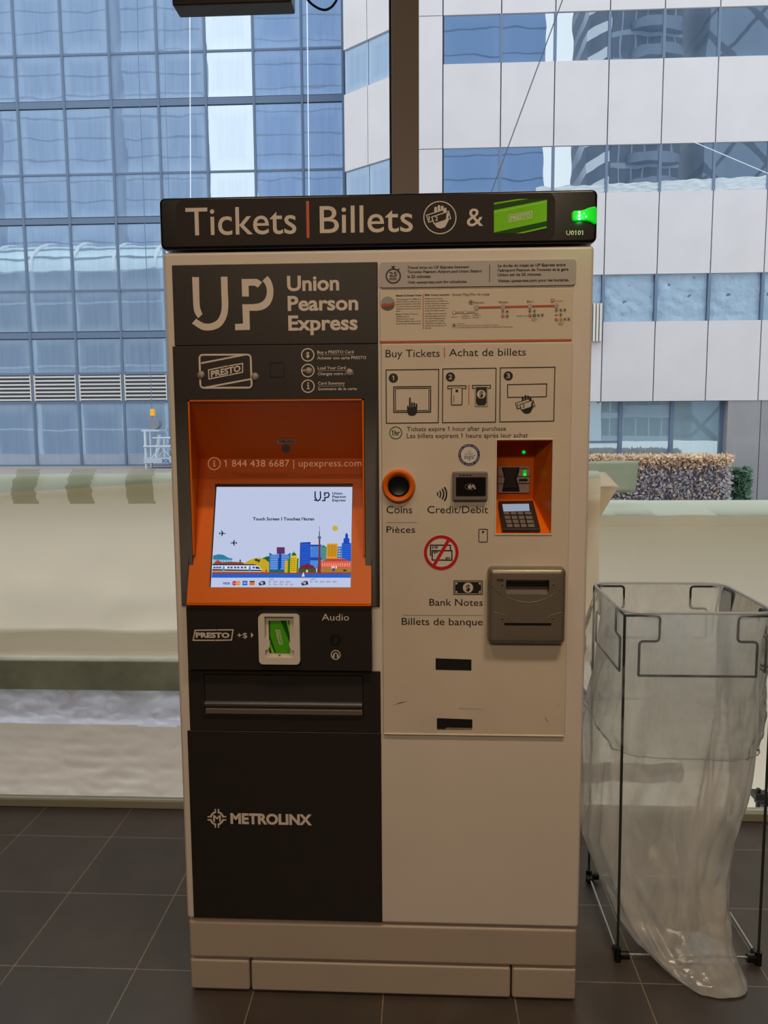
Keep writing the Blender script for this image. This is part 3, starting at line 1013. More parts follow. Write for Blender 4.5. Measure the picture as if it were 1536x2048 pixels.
for (xa, xb, sk) in ((17, 66, 8), (128, 178, 9), (246, 300, 12)):
    bm = NB()
    a_, b_ = onY(xa, 960, YF).x, onY(xb, 960, YF).x
    def pf(u, v, a_=a_, b_=b_, sk=sk):
        uu = ((a_ + (b_ - a_) * u) - XA) / (XB - XA)
        zf = zfront(uu)
        pts = [(1.15, zback + .006), (1.105, (zback + zf) / 2 + .010), (YF - .012, zf + .008), (YF - .016, zhem + .006), (YF - .012, zhem - .02)]
        k = v * 4
        i = min(3, int(k)); f_ = k - i
        y = pts[i][0] + (pts[i + 1][0] - pts[i][0]) * f_
        z = pts[i][1] + (pts[i + 1][1] - pts[i][1]) * f_
        jag = .010 * noise.noise((v * 9, xa, u * 2))
        return (a_ + (b_ - a_) * u + v * .022 + jag + (.004 * noise.noise((v * 12, u * 9, xa))), y, z)
    sheet(bm, pf, 8, 16)
    obj('tape_patch', bm, M_PATCH, pm, smooth=60)

tag(obj('steel_beam', box(NB(), -2.4, 0.25, .965, 1.10, onY(100, 1380, .965).z, onY(100, 1322, .965).z), mat('weathered_steel', (0.66, 0.665, 0.60), 0.6, var=0.25, vscale=9), bev=.003),
    'grey green steel beam under the cream membrane outside the left pane', 'beam')
zb1, zb2 = onY(100, 1378, 1.02).z, onY(100, 1450, 1.0).z
bm = NB()
def foil(u, v):
    x = -2.4 + 3.0 * u
    z = -.14 + (zb1 + .18) * v
    top = max(0, (z - zb2) / (zb1 - zb2))
    a = .006 + .030 * min(1, top * 1.6)
    y = 1.01 - .012 * min(1, max(0, top) * 4)
    q = Vector((x * 9, z * 16, 0))
    y += a * (noise.noise(q) + .5 * noise.noise(q * 2.4)) - .5 * a * abs(noise.noise(q * 2.1 + Vector((3, 7, 1)))) * min(1, top * 3) + .007 * noise.noise((x * 6, z * 30, 5)) * (1 if -1.2 < x < -.9 else .3)
    return (x, y, z)
gf = sheet(bm, foil, 420, 90)
zsplit = zb2
for f in bm.faces:
    zc_f = f.calc_center_median().z + .012 * noise.noise((f.calc_center_median().x * 4, 0, 0))
    f.material_index = 1 if zc_f > zsplit else 0
tag(obj('plastic_sheet', bm, [membrane_mat('greyed_plastic', (0.72, 0.67, 0.63), (0.90, 0.82, 0.74), 0.45, .006, 14, .6, .35),
                              membrane_mat('silvery_plastic', (0.80, 0.79, 0.82), (0.95, 0.92, 0.95), 0.50, .009, 22, 1.0, .2)], smooth=180),
    'crinkled silvery plastic sheet hanging under the steel beam', 'construction sheeting')

# right hand wrap
YW = 1.22
XC, XD = 0.25, 2.6
zr_b, zr_f, zr_h = onY(1400, 1000, 1.42).z, onY(1400, 1030, YW).z, onY(1400, 1051, YW).z
pw = thing('parapet_wrap', 'cream membrane wrapped parapet behind the clear waste bag', 'construction sheeting', (1.4, 1.3, 0.0))
bm = NB()
prof = [lambda u: (1.48, zr_b - .1), lambda u: (1.42, zr_b), lambda u: (1.32, (zr_b + zr_f) / 2 + .008), lambda u: (YW - .012, zr_f), lambda u: (YW - .015, zr_h), lambda u: (YW, zr_h - .003)]
for k in range(1, 12):
    prof.append(lambda u, k=k: (YW - .12 * (k / 11) ** 1.5, zr_h + (-.16 - zr_h) * k / 11))
profile_sheet(bm, prof, XC, XD, 110, [0, .004, .006, .010, .002, .002] + [.004 + .0012 * k for k in range(11)], [1, 1, 1] + [0] * (len(prof) - 4))
o = obj('membrane', bm, [M_TARP, M_TARP2], pw, smooth=70)
# loose flap at the end of the left wrap
fp = thing('membrane_flap', 'stiff greenish membrane flap folded over beside the ticket machine', 'construction sheeting', (onY(1220, 980, 1.15).x, 1.2, onY(1180, 1085, 1.1).z))
def quad_sheet(pts, th, m, nm, n_=10):
    bm = NB()
    a, b, c, d = [Vector(q) for q in pts]
    sheet(bm, lambda u, v: (a * (1 - u) + b * u) * (1 - v) + (d * (1 - u) + c * u) * v + Vector((0, .006 * noise.noise((u * 3, v * 3, 2)), 0)), n_, n_)
    o = obj(nm, bm, m, fp, smooth=60)
    s = o.modifiers.new('thick', 'SOLIDIFY'); s.thickness = th
    return o
quad_sheet([onY(1080, 985, 1.30), onY(1270, 985, 1.30), onY(1277, 922, 1.36), onY(1080, 925, 1.36)], .004, M_TARP2, 'top_sheet')
quad_sheet([onY(1100, 1190, 1.10), onY(1112, 1180, 1.10), onY(1236, 974, 1.12), onY(1090, 974, 1.12)], .004, M_TARP, 'front_sheet')
quad_sheet([onY(1090, 974, 1.115), onY(1238, 974, 1.12), onY(1210, 944, 1.26), onY(1090, 948, 1.26)], .004, M_TARP, 'fold')

# scaffold pipe and dark bundle behind the bag
sc_ = thing('scaffold_pipe', 'dark scaffold pipe with clamp at the lower right outside the glass', 'pipe', (onY(1530, 1600, 1.0).x, 1.0, 0.0))
pa, pb = onY(1526, 1598, 1.0), onY(1640, 1700, .96)
pa.y = 1.02
obj('pipe', tube(NB(), [pa, pb], .021, 16), mat('grey_pipe', (0.42, 0.45, 0.50), .45, metal=.4), sc_, smooth=50)
bm = NB()
d = (pb - pa).normalized()
tube(bm, [pa - d * .004, pa + d * .03], .029, 16)
q = onY(1516, 1590, 1.0)
box(bm, q.x - .018, q.x + .018, .975, 1.02, q.z - .012, q.z + .014)
box(bm, q.x - .008, q.x + .004, .985, 1.0, q.z - .058, q.z + .028)
obj('clamp', bm, mat('dark_iron', (0.16, 0.15, 0.15), .5), sc_, bev=.003)
bm = NB()
xa, xb = onY(1130, 1540, 1.0).x, onY(1360, 1540, 1.0).x
zc = onY(1230, 1545, 1.0).z
tube(bm, [(xa + (xb - xa) * k / 12, 1.0 + .012 * noise.noise((k * .6, 0, 0)), zc + .012 * noise.noise((k * .5, 4, 0))) for k in range(13)], .032, 14)
tag(obj('cloth_roll', bm, mat('dark_cloth', (0.24, 0.20, 0.17), .9, var=.3, bump=.01, bscale=30), smooth=180), 'dark rolled bundle outside the glass, blurred behind the waste bag', 'bundle')

# ------------------------------------------------------------------ TICKET MACHINE
tm = thing('ticket_machine', 'tall cream and black rail ticket machine with orange screen hood', 'ticket machine')
HW, HT = 0.45, 1.795
ZB = 0.185          # foot of the cabinet door
# openings (real rectangles on the front plane)
hood = RX(383, 799, 730, 1212)
rec = RX(992.5, 880, 1102.5, 1066.5)
tray = RX(410, 1349, 726, 1429)
bm = plate(NB(), -HW, HW, ZB, 1.686, 0.0, 0.5, [hood, rec, tray])
obj('cabinet', bm, M_WHITE, tm, bev=.009, seg=4)
# plinths
zp0, zp1 = onY(760, 1925).z, onY(760, 1850).z
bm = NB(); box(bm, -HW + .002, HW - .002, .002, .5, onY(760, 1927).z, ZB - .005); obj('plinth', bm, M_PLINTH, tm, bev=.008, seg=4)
xsp = [-HW + .002, onY(500, 1960).x, onY(1023, 1965).x, HW - .002]
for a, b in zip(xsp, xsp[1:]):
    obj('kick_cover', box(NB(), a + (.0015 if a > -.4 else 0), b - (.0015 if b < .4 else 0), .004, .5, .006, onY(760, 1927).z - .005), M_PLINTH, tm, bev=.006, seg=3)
obj('rear_frame', box(NB(), -HW + .03, HW - .03, .03, .49, 0.0, ZB + .03), M_VOID, tm)

# header
bm = rrect(NB(), -HW - .002, HW + .003, 1.690, HT, -.006, .5, .012)
hd_ = obj('header_sign', bm, M_BLACK, tm, bev=.006, seg=4)
a, b, c, d = RX(352, 392, 1110, 487, -.0075)
obj('sign_face', rrect(NB(), a, b, c, d, -.0072, 0.0, .018), M_SIGN, hd_)
Z1 = (310, 370, 460 / 1536)
Z2 = (740, 370, 470 / 1536)
A = Art(Z1, (0, -.0075, 0))
A.text('Tickets', 205, 943, 148, 330, M_TXT, bold=.004)
A.build('lettering', hd_)
A = Art((0, 0, 1), (0, -.0075, 0)); A.text('Billets', 639.5, 825.7, 411, 464.5, M_TXT, bold=.004); A.build('lettering', hd_)
A = Art((0, 0, 1), (0, -.0075, 0)); A.rect(612.8, 402, 618.6, 476, M_ORINK); A.build('divider_bar', hd_)
A = Art(Z2, (0, -.0075, 0)); A.text('&', 633, 740, 152, 268, M_TXT, bold=.004); A.build('ampersand', hd_)


def hand_tickets(A, cx, cy, k, fg, bgm):
    """open palm holding two tickets; k = size"""
    for q, (fx_, ft) in enumerate(((-.30, -.58), (-.10, -.68), (.10, -.64), (.28, -.52))):
        x = cx + fx_ * k
        A.rect(x - .085 * k, cy + ft * k, x + .075 * k, cy + .1 * k, fg, 1, r=.07 * k)
    A.poly([(cx - .42 * k, cy + .18 * k), (cx + .5 * k, cy - .02 * k), (cx + .46 * k, cy + .3 * k), (cx + .26 * k, cy + .66 * k), (cx, cy + .74 * k), (cx - .24 * k, cy + .68 * k), (cx - .40 * k, cy + .46 * k)], fg, 1.3)
    for (ox, oy, l_) in ((-.30, .02, 2), (.02, .12, 3)):
        pts = [(-.56 + ox, -.08 + oy), (.46 + ox, -.42 + oy), (.58 + ox, .02 + oy), (-.42 + ox, .34 + oy)]
        pts = [(cx + a * k, cy + b * k) for a, b in pts]
        A.poly(pts, bgm, l_)
        A.path(pts, .06 * k, fg, l_ + .3, closed=True)
    A.poly([(cx + .36 * k, cy - .18 * k), (cx + .50 * k, cy - .2 * k), (cx + .44 * k, cy + .25 * k), (cx + .22 * k, cy + .5 * k), (cx + .14 * k, cy + .36 * k), (cx + .32 * k, cy + .15 * k)], fg, 4.5)
    A.text('1', cx - .76 * k, cx - .66 * k, cy + .0 * k, cy + .24 * k, fg, 2.8, bold=.02)
    A.text('2', cx - .34 * k, cx - .16 * k, cy + .02 * k, cy + .26 * k, fg, 4.2, bold=.02)


A = Art(Z2, (0, -.0075, 0))
A.ring(457, 213, 105, 7, M_TXT)
hand_tickets(A, 462, 205, 108, M_TXT, M_SIGN)
A.build('hand_icon', hd_)
A = Art(Z2, (0, -.0075, 0))
A.poly([(810, 130), (1035, 93), (1157, 93), (1154, 283), (930, 317), (810, 318)], M_GREEN2, 1)
A.poly([(810, 128), (1035, 91), (965, 92), (810, 117)], M_GREEN, 2)
A.poly([(810, 165), (1157, 97), (1155, 236), (810, 311)], M_GREEN, 2)
A.poly([(810, 172), (1157, 106), (1157, 112), (810, 186)], mat('card_light_green', (0.60, 0.92, 0.20), .5, spec=.2), 2.4)
A.poly([(950, 317), (1154, 270), (1154, 281), (1000, 316)], M_GREEN, 2)
A.path([(907, 198), (1057, 171), (1057, 214), (908, 242)], 4, M_TXT, 3, closed=True)
A.text('PRESTO', 918, 1048, 193, 221, M_TXT, 3, bold=.03, slope=.18)
A.build('card_picture', hd_)
A = Art(Z2, (0, -.0075, 0)); A.text('U0101', 1282, 1393, 298, 327, M_TXT, bold=.015); A.build('unit_number', hd_)
bm = NB()
zz = lambda x, y: (lambda p: (p.x, p.z))(onY(740 + x * 470 / 1536, 370 + y * 470 / 1536, -.01))
prism(bm, [zz(*q) for q in ((1328, 170), (1395, 164), (1425, 150), (1470, 140), (1482, 150), (1482, 250), (1470, 256), (1445, 240), (1420, 232), (1330, 236), (1322, 225), (1322, 180))][::-1], -.013, 0.0)
st_ = obj('status_light', bm, mat('green_lens', (0.02, 0.50, 0.08), .2, emit=(0.02, 0.62, 0.10), es=1.1), hd_, bev=.002, label='glowing green status light')

A = Art(Z2, (0, -.0132, 0))
for x_, y_ in ((1368, 180), (1368, 201), (1368, 222), (1398, 186), (1412, 207)):
    A.disc(x_, y_, 8 if x_ < 1390 else 5, glow('led_mint', (0.72, 1.0, 0.86), 2.2), 1, 14)
A.build('light_dots', hd_)
gl_ = bpy.data.lights.new('status_glow', 'POINT'); gl_.energy = .05; gl_.color = (.1, 1, .25); gl_.shadow_soft_size = .008
go_ = bpy.data.objects.new('status_glow', gl_); COL.objects.link(go_); go_.location = zz(1385, 200)[0], -.03, zz(1385, 200)[1]

# top left logo panel
YP = -.0035
a, b, c, d = RX(346, 527, 755.5, 689.5, YP)
xR = b
lp = obj('logo_panel', plate(NB(), a, b, c, d, YP, 0), M_DARK, tm, bev=.002)
A = Art(Z1, (0, YP - .0003, 0))
def spline(p, n=6):
    q = [Vector(v) for v in p]
    out = []
    for i in range(len(q) - 1):
        a, b, c, d = q[max(0, i - 1)], q[i], q[i + 1], q[min(len(q) - 1, i + 2)]
        for k in range(n):
            t = k / n
            v = .5 * ((2 * b) + (c - a) * t + (2 * a - 5 * b + 4 * c - d) * t * t + (3 * b - a - 3 * c + d) * t ** 3)
            out.append((v.x, v.y))
    return out + [tuple(p[-1])]
def ribbon(A, outer, inner, m, smooth=True):
    if smooth: outer, inner = spline(outer), spline(inner)
    for i in range(len(outer) - 1):
        A.poly([outer[i], outer[i + 1], inner[i + 1], inner[i]], m)
ribbon(A, [(248, 615), (252, 710), (256, 800), (264, 850), (288, 890)], [(294, 615), (296, 710), (298, 780), (303, 825), (318, 862)], M_TXT)
ribbon(A, [(484, 612), (487, 720), (490, 800), (484, 860), (468, 905), (440, 943), (402, 964), (356, 972), (308, 964), (247, 925)],
       [(440, 613), (443, 720), (446, 800), (442, 845), (430, 880), (412, 905), (385, 920), (354, 926), (318, 920), (275, 893)], M_TXT)
ribbon(A, [(582, 745), (578, 628), (680, 627), (716, 649)], [(627, 745), (625, 673), (664, 672), (688, 685)], M_TXT, False)
ribbon(A, [(752, 607), (778, 645), (791, 700), (786, 755), (765, 800), (730, 828), (690, 839), (660, 840), (630, 840)],
       [(717, 640), (738, 667), (747, 705), (743, 740), (730, 766), (708, 784), (680, 793), (640, 796), (583, 797)], M_TXT)
A.poly([(583, 797), (630, 797), (634, 968), (535, 970), (535, 928), (588, 926)], M_TXT, 1.6)
A.build('logo', lp)
A = Art(Z1, (0, YP - .0003, 0))
A.text('Union', 882, 1230, 608, 703, M_TXT, bold=.028)
A.text('Pearson', 886, 1357, 742, 835, M_TXT, bold=.028)
A.text('Express', 890, 1353, 873, 967, M_TXT, bold=.028)
A.build('lettering', lp)

# card panel around the hood
a, b, c, d = RX(354, 690.5, 757, 1212, YP)
cp = obj('card_panel', plate(NB(), a, xR, c, d, YP, 0, [hood]), M_DARK, tm, bev=.0015)
Z3 = (340, 680, 430 / 1536)
A = Art(Z3, (0, YP - .0003, 0))
def rpath(A, q, r, w, m, l=1):
    """rounded outline through 4 corners"""
    pts = []
    for i in range(4):
        p0, p1, p2 = Vector(q[i - 1]), Vector(q[i]), Vector(q[(i + 1) % 4])
        s_, e_ = p1 + (p0 - p1).normalized() * r, p1 + (p2 - p1).normalized() * r
        for j in range(6):
            t_ = j / 5
            v = s_ * (1 - t_) ** 2 + p1 * 2 * t_ * (1 - t_) + e_ * t_ * t_
            pts.append((v.x, v.y))
    for (p_, q_) in zip(pts, pts[1:] + pts[:1]):
        A.line(p_[0], p_[1], q_[0], q_[1], w, m, l)
rpath(A, [(210, 106), (576, 104), (584, 340), (218, 342)], 26, 13, M_TXT)
A.line(222, 166, 530, 106, 12, M_TXT, 1.3)
A.line(250, 340, 584, 278, 12, M_TXT, 1.3)
A.path([(410, 186), (276, 214), (279, 279), (412, 252)], 8, M_TXT, 1.5)
A.path([(424, 184), (519, 168), (519, 230), (424, 250)], 8, M_TXT, 1.5)
A.text('PRESTO', 292, 505, 202, 244, M_TXT, 2, bold=.035, slope=.19)
A.build('card_icon', cp)
for k, (cy, ch) in enumerate(((106, '$'), (218, ''), (330, 'i'))):
    A = Art(Z3, (0, YP - .0003, 0))
    A.ring(984 + k, cy, 44, 8, M_TXT)
    if ch == '$': A.text('$', 972, 996, 87, 123, M_TXT, bold=.03)
    if ch == 'i':
        A.disc(987, 308, 6, M_TXT); A.rect(978, 318, 992, 324, M_TXT); A.rect(984, 318, 992, 350, M_TXT, 1.2); A.rect(976, 345, 1000, 351, M_TXT, 1.4)
    if ch == '':
        A.path([(960, 222), (950, 218), (968, 210)], 5, M_TXT)
    A.build('option_icon', cp)
A = Art(Z3, (0, YP - .0003, 0))
for (t_, x0, x1, y0, y1, ul) in (('Buy a PRESTO Card', 1052, 1312, 75, 96, 105), ('Acheter une carte PRESTO', 1052, 1402, 116, 137, 0), ('Load Your Card', 1055, 1255, 188, 209, 218),
                                 ('Chargez votre carte', 1055, 1312, 230, 250, 0), ('Card Summary', 1057, 1249, 298, 318, 328), ('Sommaire de la carte', 1058, 1335, 338, 358, 0)):
    A.text(t_, x0, x1, y0, y1, M_TXT, bold=.012)
    if ul: A.line(x0, ul + 2, x1, ul, 2, M_TXT)
A.build('lettering', cp)
for (x, y) in ((222, 250), (608, 262), (992, 222), (1282, 232)):
    p_ = onY(340 + x * .28, 680 + y * .28, YP)
    bm = lathe(NB(), p_.x, p_.z, [(0, YP - .004), (.005, YP - .0038), (.0078, YP - .0025), (.0085, YP)], 14)
    for v in bm.verts: v.co += Vector((random.gauss(0, .0003), random.gauss(0, .0002), random.gauss(0, .0003)))
    obj('screw_head', bm, M_SCREW, cp, smooth=60)
a, b, c, d = RX(540.5, 725, 568, 753.5, YP)
bm = NB(); plate(bm, a - .001, b + .001, c - .001, d + .001, YP - .0012, YP, [(a + .001, b - .001, c + .001, d - .001)])
obj('camera_port', bm, M_DKPL, cp)

# hood: sloping soffit, tilted face with the screen, flange
xh0, xh1, zh0, zh1 = hood
xf0, xf1 = onY(374.5, 1160, -.02).x, onY(742.5, 1160, -.02).x
YC, YO = .075, -.030
zc_ = onY(560, 917, YC).z
zo_ = onY(560, 1206, YO).z
zf1 = onY(560, 1111, -.004).z
tdir = Vector((0, YO - YC, zo_ - zc_)).normalized()          # down the tilted face
tn = Vector((0, tdir.z, -tdir.y))
if tn.y > 0: tn = -tn
tp = Vector((0, YC, zc_))
hm = bmesh.new()
yat = lambda z: YC + (YO - YC) * (z - zc_) / (zo_ - zc_)
yin = yat(zf1)
th = .004
xi0, xi1 = xh0 + .0006, xh1 - .0006
def quad(bm, *p, mi=0):
    bm.faces.new([bm.verts.new(q) for q in p]).material_index = mi
# screen rectangle on the tilted plane
def tq(px, py): 
    p = onP(px, py, tp, tn)
    return p.x, (p - tp).dot(tdir)
sxl = (tq(430, 968)[0] + tq(417.5, 1175)[0]) / 2
sxr = (tq(705, 968)[0] + tq(702.5, 1175)[0]) / 2
sv0, sv1 = tq(566, 967)[1], tq(560, 1175.5)[1]
svm = (Vector((0, yin, zf1)) - tp).dot(tdir)
svend = (Vector((0, YO, zo_)) - tp).dot(tdir)
TP = lambda x, v, o=0.0: Vector((x, 0, 0)) + Vector((0, tp.y, tp.z)) + tdir * v + tn * o
# upper recess portion of tilted face (inside opening) and lower (flange) portion, screen cut out
def cells(xs, vs):
    for i in range(len(xs) - 1):
        for j in range(len(vs) - 1):
            xm, vm = (xs[i] + xs[i + 1]) / 2, (vs[j] + vs[j + 1]) / 2
            if sxl < xm < sxr and sv0 < vm < sv1: continue
            quad(hm, TP(xs[i], vs[j]), TP(xs[i + 1], vs[j]), TP(xs[i + 1], vs[j + 1]), TP(xs[i], vs[j + 1]))
cells([xi0, sxl, sxr, xi1], [0, sv0, svm])
cells([xf0, sxl, sxr, xf1], [svm, sv1, svend])
for x in (sxl, sxr): quad(hm, TP(x, sv0), TP(x, sv1), TP(x, sv1, -.008), TP(x, sv0, -.008))
for v in (sv0, sv1): quad(hm, TP(sxl, v), TP(sxr, v), TP(sxr, v, -.008), TP(sxl, v, -.008))
quad(hm, (xi0, -.004, zh1), (xi1, -.004, zh1), (xi1, .012, zh1 - .012), (xi0, .012, zh1 - .012))
quad(hm, (xi0, .012, zh1 - .012), (xi1, .012, zh1 - .012), (xi1, YC, zc_), (xi0, YC, zc_))
for x in (xi0, xi1):
    hm.faces.new([hm.verts.new(q) for q in ((x, -.004, zh1), (x, .012, zh1 - .012), (x, YC, zc_), (x, yin, zf1), (x, -.004, zf1 + .001))])
# front rim of the opening
for (xa_, xb_) in ((xi0, xi0 + .0035), (xi1 - .0035, xi1)):
    box(hm, xa_, xb_, -.005, .004, zf1, zh1)
box(hm, xi0, xi1, -.005, .004, zh1 - .003, zh1)
# flange sides, front lip and underside
for x in (xf0, xf1):
    hm.faces.new([hm.verts.new(q) for q in ((x, yin, zf1), (x, YO, zo_), (x, YO, zo_ - .006), (x, -.003, zo_ - .008), (x, -.003, zf1))])
quad(hm, (xf0, YO, zo_), (xf1, YO, zo_), (xf1, YO, zo_ - .006), (xf0, YO, zo_ - .006))
quad(hm, (xf0, YO, zo_ - .006), (xf1, YO, zo_ - .006), (xf1, -.003, zo_ - .008), (xf0, -.003, zo_ - .008))
quad(hm, (xf0, yin, zf1), (xi0 + .001, yin, zf1), (xi0 + .001, -.003, zf1), (xf0, -.003, zf1))
quad(hm, (xf1, yin, zf1), (xi1 - .001, yin, zf1), (xi1 - .001, -.003, zf1), (xf1, -.003, zf1))
bmesh.ops.remove_doubles(hm, verts=hm.verts[:], dist=.0002)
sh_ = obj('screen_hood', hm, M_ORANGE, tm, smooth=30, label='orange screen hood')
# label and spot on the soffit
slope_n = Vector((0, -(zh1 - .012 - zc_), -(YC - .012))).normalized()
A = Art(Z3, Vector((0, .012, zh1 - .012)) + slope_n * .0006, slope_n)
A.rect(765, 710, 898, 740, mat('pale_label', (0.70, 0.66, 0.66), .5), 1)
A.text('TVM-U0101', 778, 886, 716, 734, M_INK, 2, bold=.02)
A.disc(828, 775, 31, M_GREYINK, 1)
A.build('asset_label', sh_)
# clear cover over the upper opening with printed help line
zcov = onY(560, 958, -.002).z
cc_ = obj('clear_cover', box(NB(), xi0 + .004, xi1 - .004, -.004, -.001, zcov, zh1 - .003), clear('clear_polycarbonate', (0.93, 0.90, 0.88), 0.9, 0.03), tm)
M_FROST = mat('frosted_print', (0.98, 0.84, 0.72), .5)
A = Art(Z3, (0, -.0044, 0))
A.text('1 844 438 6687 | upexpress.com', 388, 1368, 856, 904, M_FROST, bold=-.008)
A.ring(316, 883, 43, 5, M_FROST)
A.disc(317, 866, 5, M_FROST); A.rect(309, 876, 320, 881, M_FROST); A.rect(314, 876, 320, 902, M_FROST, 1.2); A.rect(308, 899, 326, 903, M_FROST, 1.3)
A.build('help_line', cc_)

# touch screen
bm = NB()
for x0_, x1_, v0_, v1_, o_ in ((sxl, sxr, sv0, sv1, -.0078),):
    quad(bm, TP(x0_, v0_, o_), TP(x1_, v0_, o_), TP(x1_, v1_, o_), TP(x0_, v1_, o_))
    quad(bm, TP(x0_, v0_, -.02), TP(x1_, v0_, -.02), TP(x1_, v1_, -.02), TP(x0_, v1_, -.02))
ts = obj('touch_screen', bm, M_BLACK, tm, smooth=-1)
Z5 = (340, 940, 430 / 1536)
SCR = {}
def sc(name, col, es=1.0):
    if name not in SCR: SCR[name] = glow('screen_' + name, col, es)
    return SCR[name]
A = Art(Z5, TP(0, 0, -.0072), tn)
ssky, sink = sc('sky', (0.735, 0.775, 0.885)), sc('ink', (0.10, 0.12, 0.20))
x0, x1, v0_, v1_ = A.box(333, 121, 1303, 838)
A.poly([(333, 121), (1303, 121), (1290, 838), (291, 838)], ssky, 1)
C_ = lambda *c: sc('c%d_%d_%d' % tuple(int(v * 255) for v in c), c)
# skyline
water, red = C_(.17, .37, .76), C_(.62, .20, .16)
A.poly([(300, 738), (1292, 738), (1291, 770), (297, 770)], water, 3)
A.poly([(300, 732), (1292, 732), (1292, 741), (300, 741)], red, 3.4)
hill = [(530, 668), (560, 648), (600, 632), (640, 628), (680, 638), (710, 662), (720, 734), (530, 734)]
A.poly([(640, 640), (690, 618), (740, 612), (790, 640), (800, 700), (640, 700)], C_(.13, .38, .16), 1.8)
A.poly(hill, C_(.76, .64, .16), 2)
A.poly([(308, 612), (345, 602), (380, 606), (420, 628), (446, 632), (446, 642), (308, 640)], C_(.20, .48, .62), 2)
A.poly([(312, 640), (440, 640), (440, 690), (306, 690)], C_(.52, .74, .86), 1.9)
for x in range(330, 440, 18): A.line(x, 640, x, 668, 2.5, C_(.25, .45, .65), 2.1)
A.poly([(318, 660), (342, 642), (368, 660), (368, 690), (318, 690)], C_(.72, .26, .18), 2.3)
A.poly([(306, 668), (360, 660), (440, 656), (520, 660), (535, 672), (306, 680)], C_(.55, .26, .16), 2.4)
A.line(502, 640, 502, 662, 9, C_(.25, .22, .18), 2.4)
# train
A.poly([(303, 674), (600, 674), (640, 690), (656, 712), (650, 728), (302, 722)], C_(.86, .88, .93), 4)
A.poly([(303, 673), (602, 673), (628, 682), (303, 682)], C_(.20, .21, .25), 4.3)
A.poly([(303, 708), (655, 714), (652, 724), (302, 720)], C_(.20, .21, .28), 4.3)
for x in (310, 330, 350, 410, 432, 458, 480, 506, 530, 590): A.rect(x, 690, x + 17, 704, C_(.22, .36, .62), 4.6)
for x in (376, 563): A.rect(x, 688, x + 16, 718, C_(.30, .55, .85), 4.7)
A.poly([(612, 690), (634, 692), (648, 708), (612, 706)], C_(.15, .2, .35), 4.6)
A.poly([(302, 720), (660, 724), (700, 732), (302, 734)], C_(.70, .52, .22), 2.6)
# trees on the hill
for x, y in ((616, 642), (634, 648)):
    A.disc(x, y, 10, C_(.14, .25, .12), 2.5, 12); A.line(x, y + 6, x, y + 20, 3, C_(.2, .15, .1), 2.5)
A.poly([(682, 728), (688, 706), (695, 728)], C_(.5, .15, .12), 2.5)
# twin curved offices
A.poly([(763, 552), (820, 552), (820, 600), (763, 600)], C_(.36, .20, .38), 2.5)
bl_, lb = C_(.16, .36, .72), C_(.50, .70, .92)
A.poly([(710, 590), (735, 606), (775, 604), (775, 734), (708, 734)], bl_, 3)
A.poly([(862, 590), (838, 606), (792, 604), (792, 734), (858, 734)], bl_, 3)
A.rect(776, 590, 792, 734, C_(.12, .24, .6), 3.1)
for y in range(612, 716, 13):
    A.rect(716, y, 770, y + 6, lb, 3.3); A.rect(797, y, 852, y + 6, lb, 3.3)
A.rect(708, 712, 815, 733, C_(.13, .40, .42), 3.5)
# yellow hall with dome
A.rect(820, 648, 842, 734, C_(.80, .66, .14), 3.6)
A.rect(840, 632, 918, 732, C_(.30, .46, .16), 3.4)
A.rect(860, 612, 906, 734, C_(.86, .72, .14), 3.7)
A.poly([(868, 612), (872, 596), (885, 588), (898, 596), (904, 612)], C_(.14, .42, .26), 3.8)
A.line(885, 580, 885, 592, 4, C_(.14, .42, .26), 3.8)
for y in range(630, 724, 14):
    for x in (866, 878, 890): A.rect(x, y, x + 6, y + 8, C_(.45, .36, .08), 4)
# blue tower blocks
A.poly([(930, 518), (1004, 514), (1004, 700), (926, 700)], C_(.12, .28, .70), 2.6)
for y in range(530, 690, 12): A.rect(936, y, 998, y + 3, C_(.24, .46, .86), 2.9)
A.rect(1003, 534, 1082, 706, C_(.32, .56, .88), 2.7)
for y in range(544, 640, 12): A.rect(1006, y, 1078, y + 3, C_(.16, .34, .74), 2.9)
for x in range(1016, 1078, 15): A.rect(x, 548, x + 3, 700, C_(.2, .4, .78), 3)
A.rect(1003, 534, 1082, 546, C_(.12, .26, .64), 3.1)
A.rect(1003, 624, 1082, 646, C_(.14, .28, .62), 3.1)
A.rect(1080, 548, 1118, 646, C_(.18, .44, .38), 2.7)
for y in range(556, 640, 10): A.rect(1082, y, 1116, y + 3, C_(.5, .75, .68), 2.9)
A.poly([(1084, 548), (1096, 534), (1110, 548)], C_(.18, .44, .38), 2.7)
A.rect(1120, 526, 1196, 634, C_(.86, .62, .14), 2.8)
for x in range(1128, 1194, 11): A.rect(x, 534, x + 4, 620, C_(.52, .34, .10), 3)
A.rect(1196, 548, 1226, 634, C_(.18, .34, .62), 2.6)
for y in range(556, 630, 18): A.rect(1200, y, 1220, y + 10, C_(.55, .75, .9), 2.8)
A.poly([(1228, 524), (1240, 520), (1240, 490), (1252, 486), (1252, 462), (1262, 448), (1272, 462), (1272, 486), (1282, 490), (1282, 520), (1294, 524), (1293, 650), (1228, 650)], C_(.11, .29, .72), 2.8)
for y in range(530, 646, 13): A.rect(1234, y, 1290, y + 4, C_(.22, .48, .9), 3)
# tall needle tower
A.line(1069, 402, 1069, 470, 3, C_(.35, .33, .36), 4)
A.line(1068, 440, 1068, 480, 7, C_(.30, .36, .42), 4)
A.poly([(1056, 482), (1060, 474), (1076, 474), (1081, 482), (1076, 494), (1062, 494)], C_(.26, .40, .48), 4.3)
A.poly([(1063, 494), (1074, 494), (1075, 640), (1080, 734), (1050, 734), (1060, 640)], C_(.46, .22, .20), 4.2)
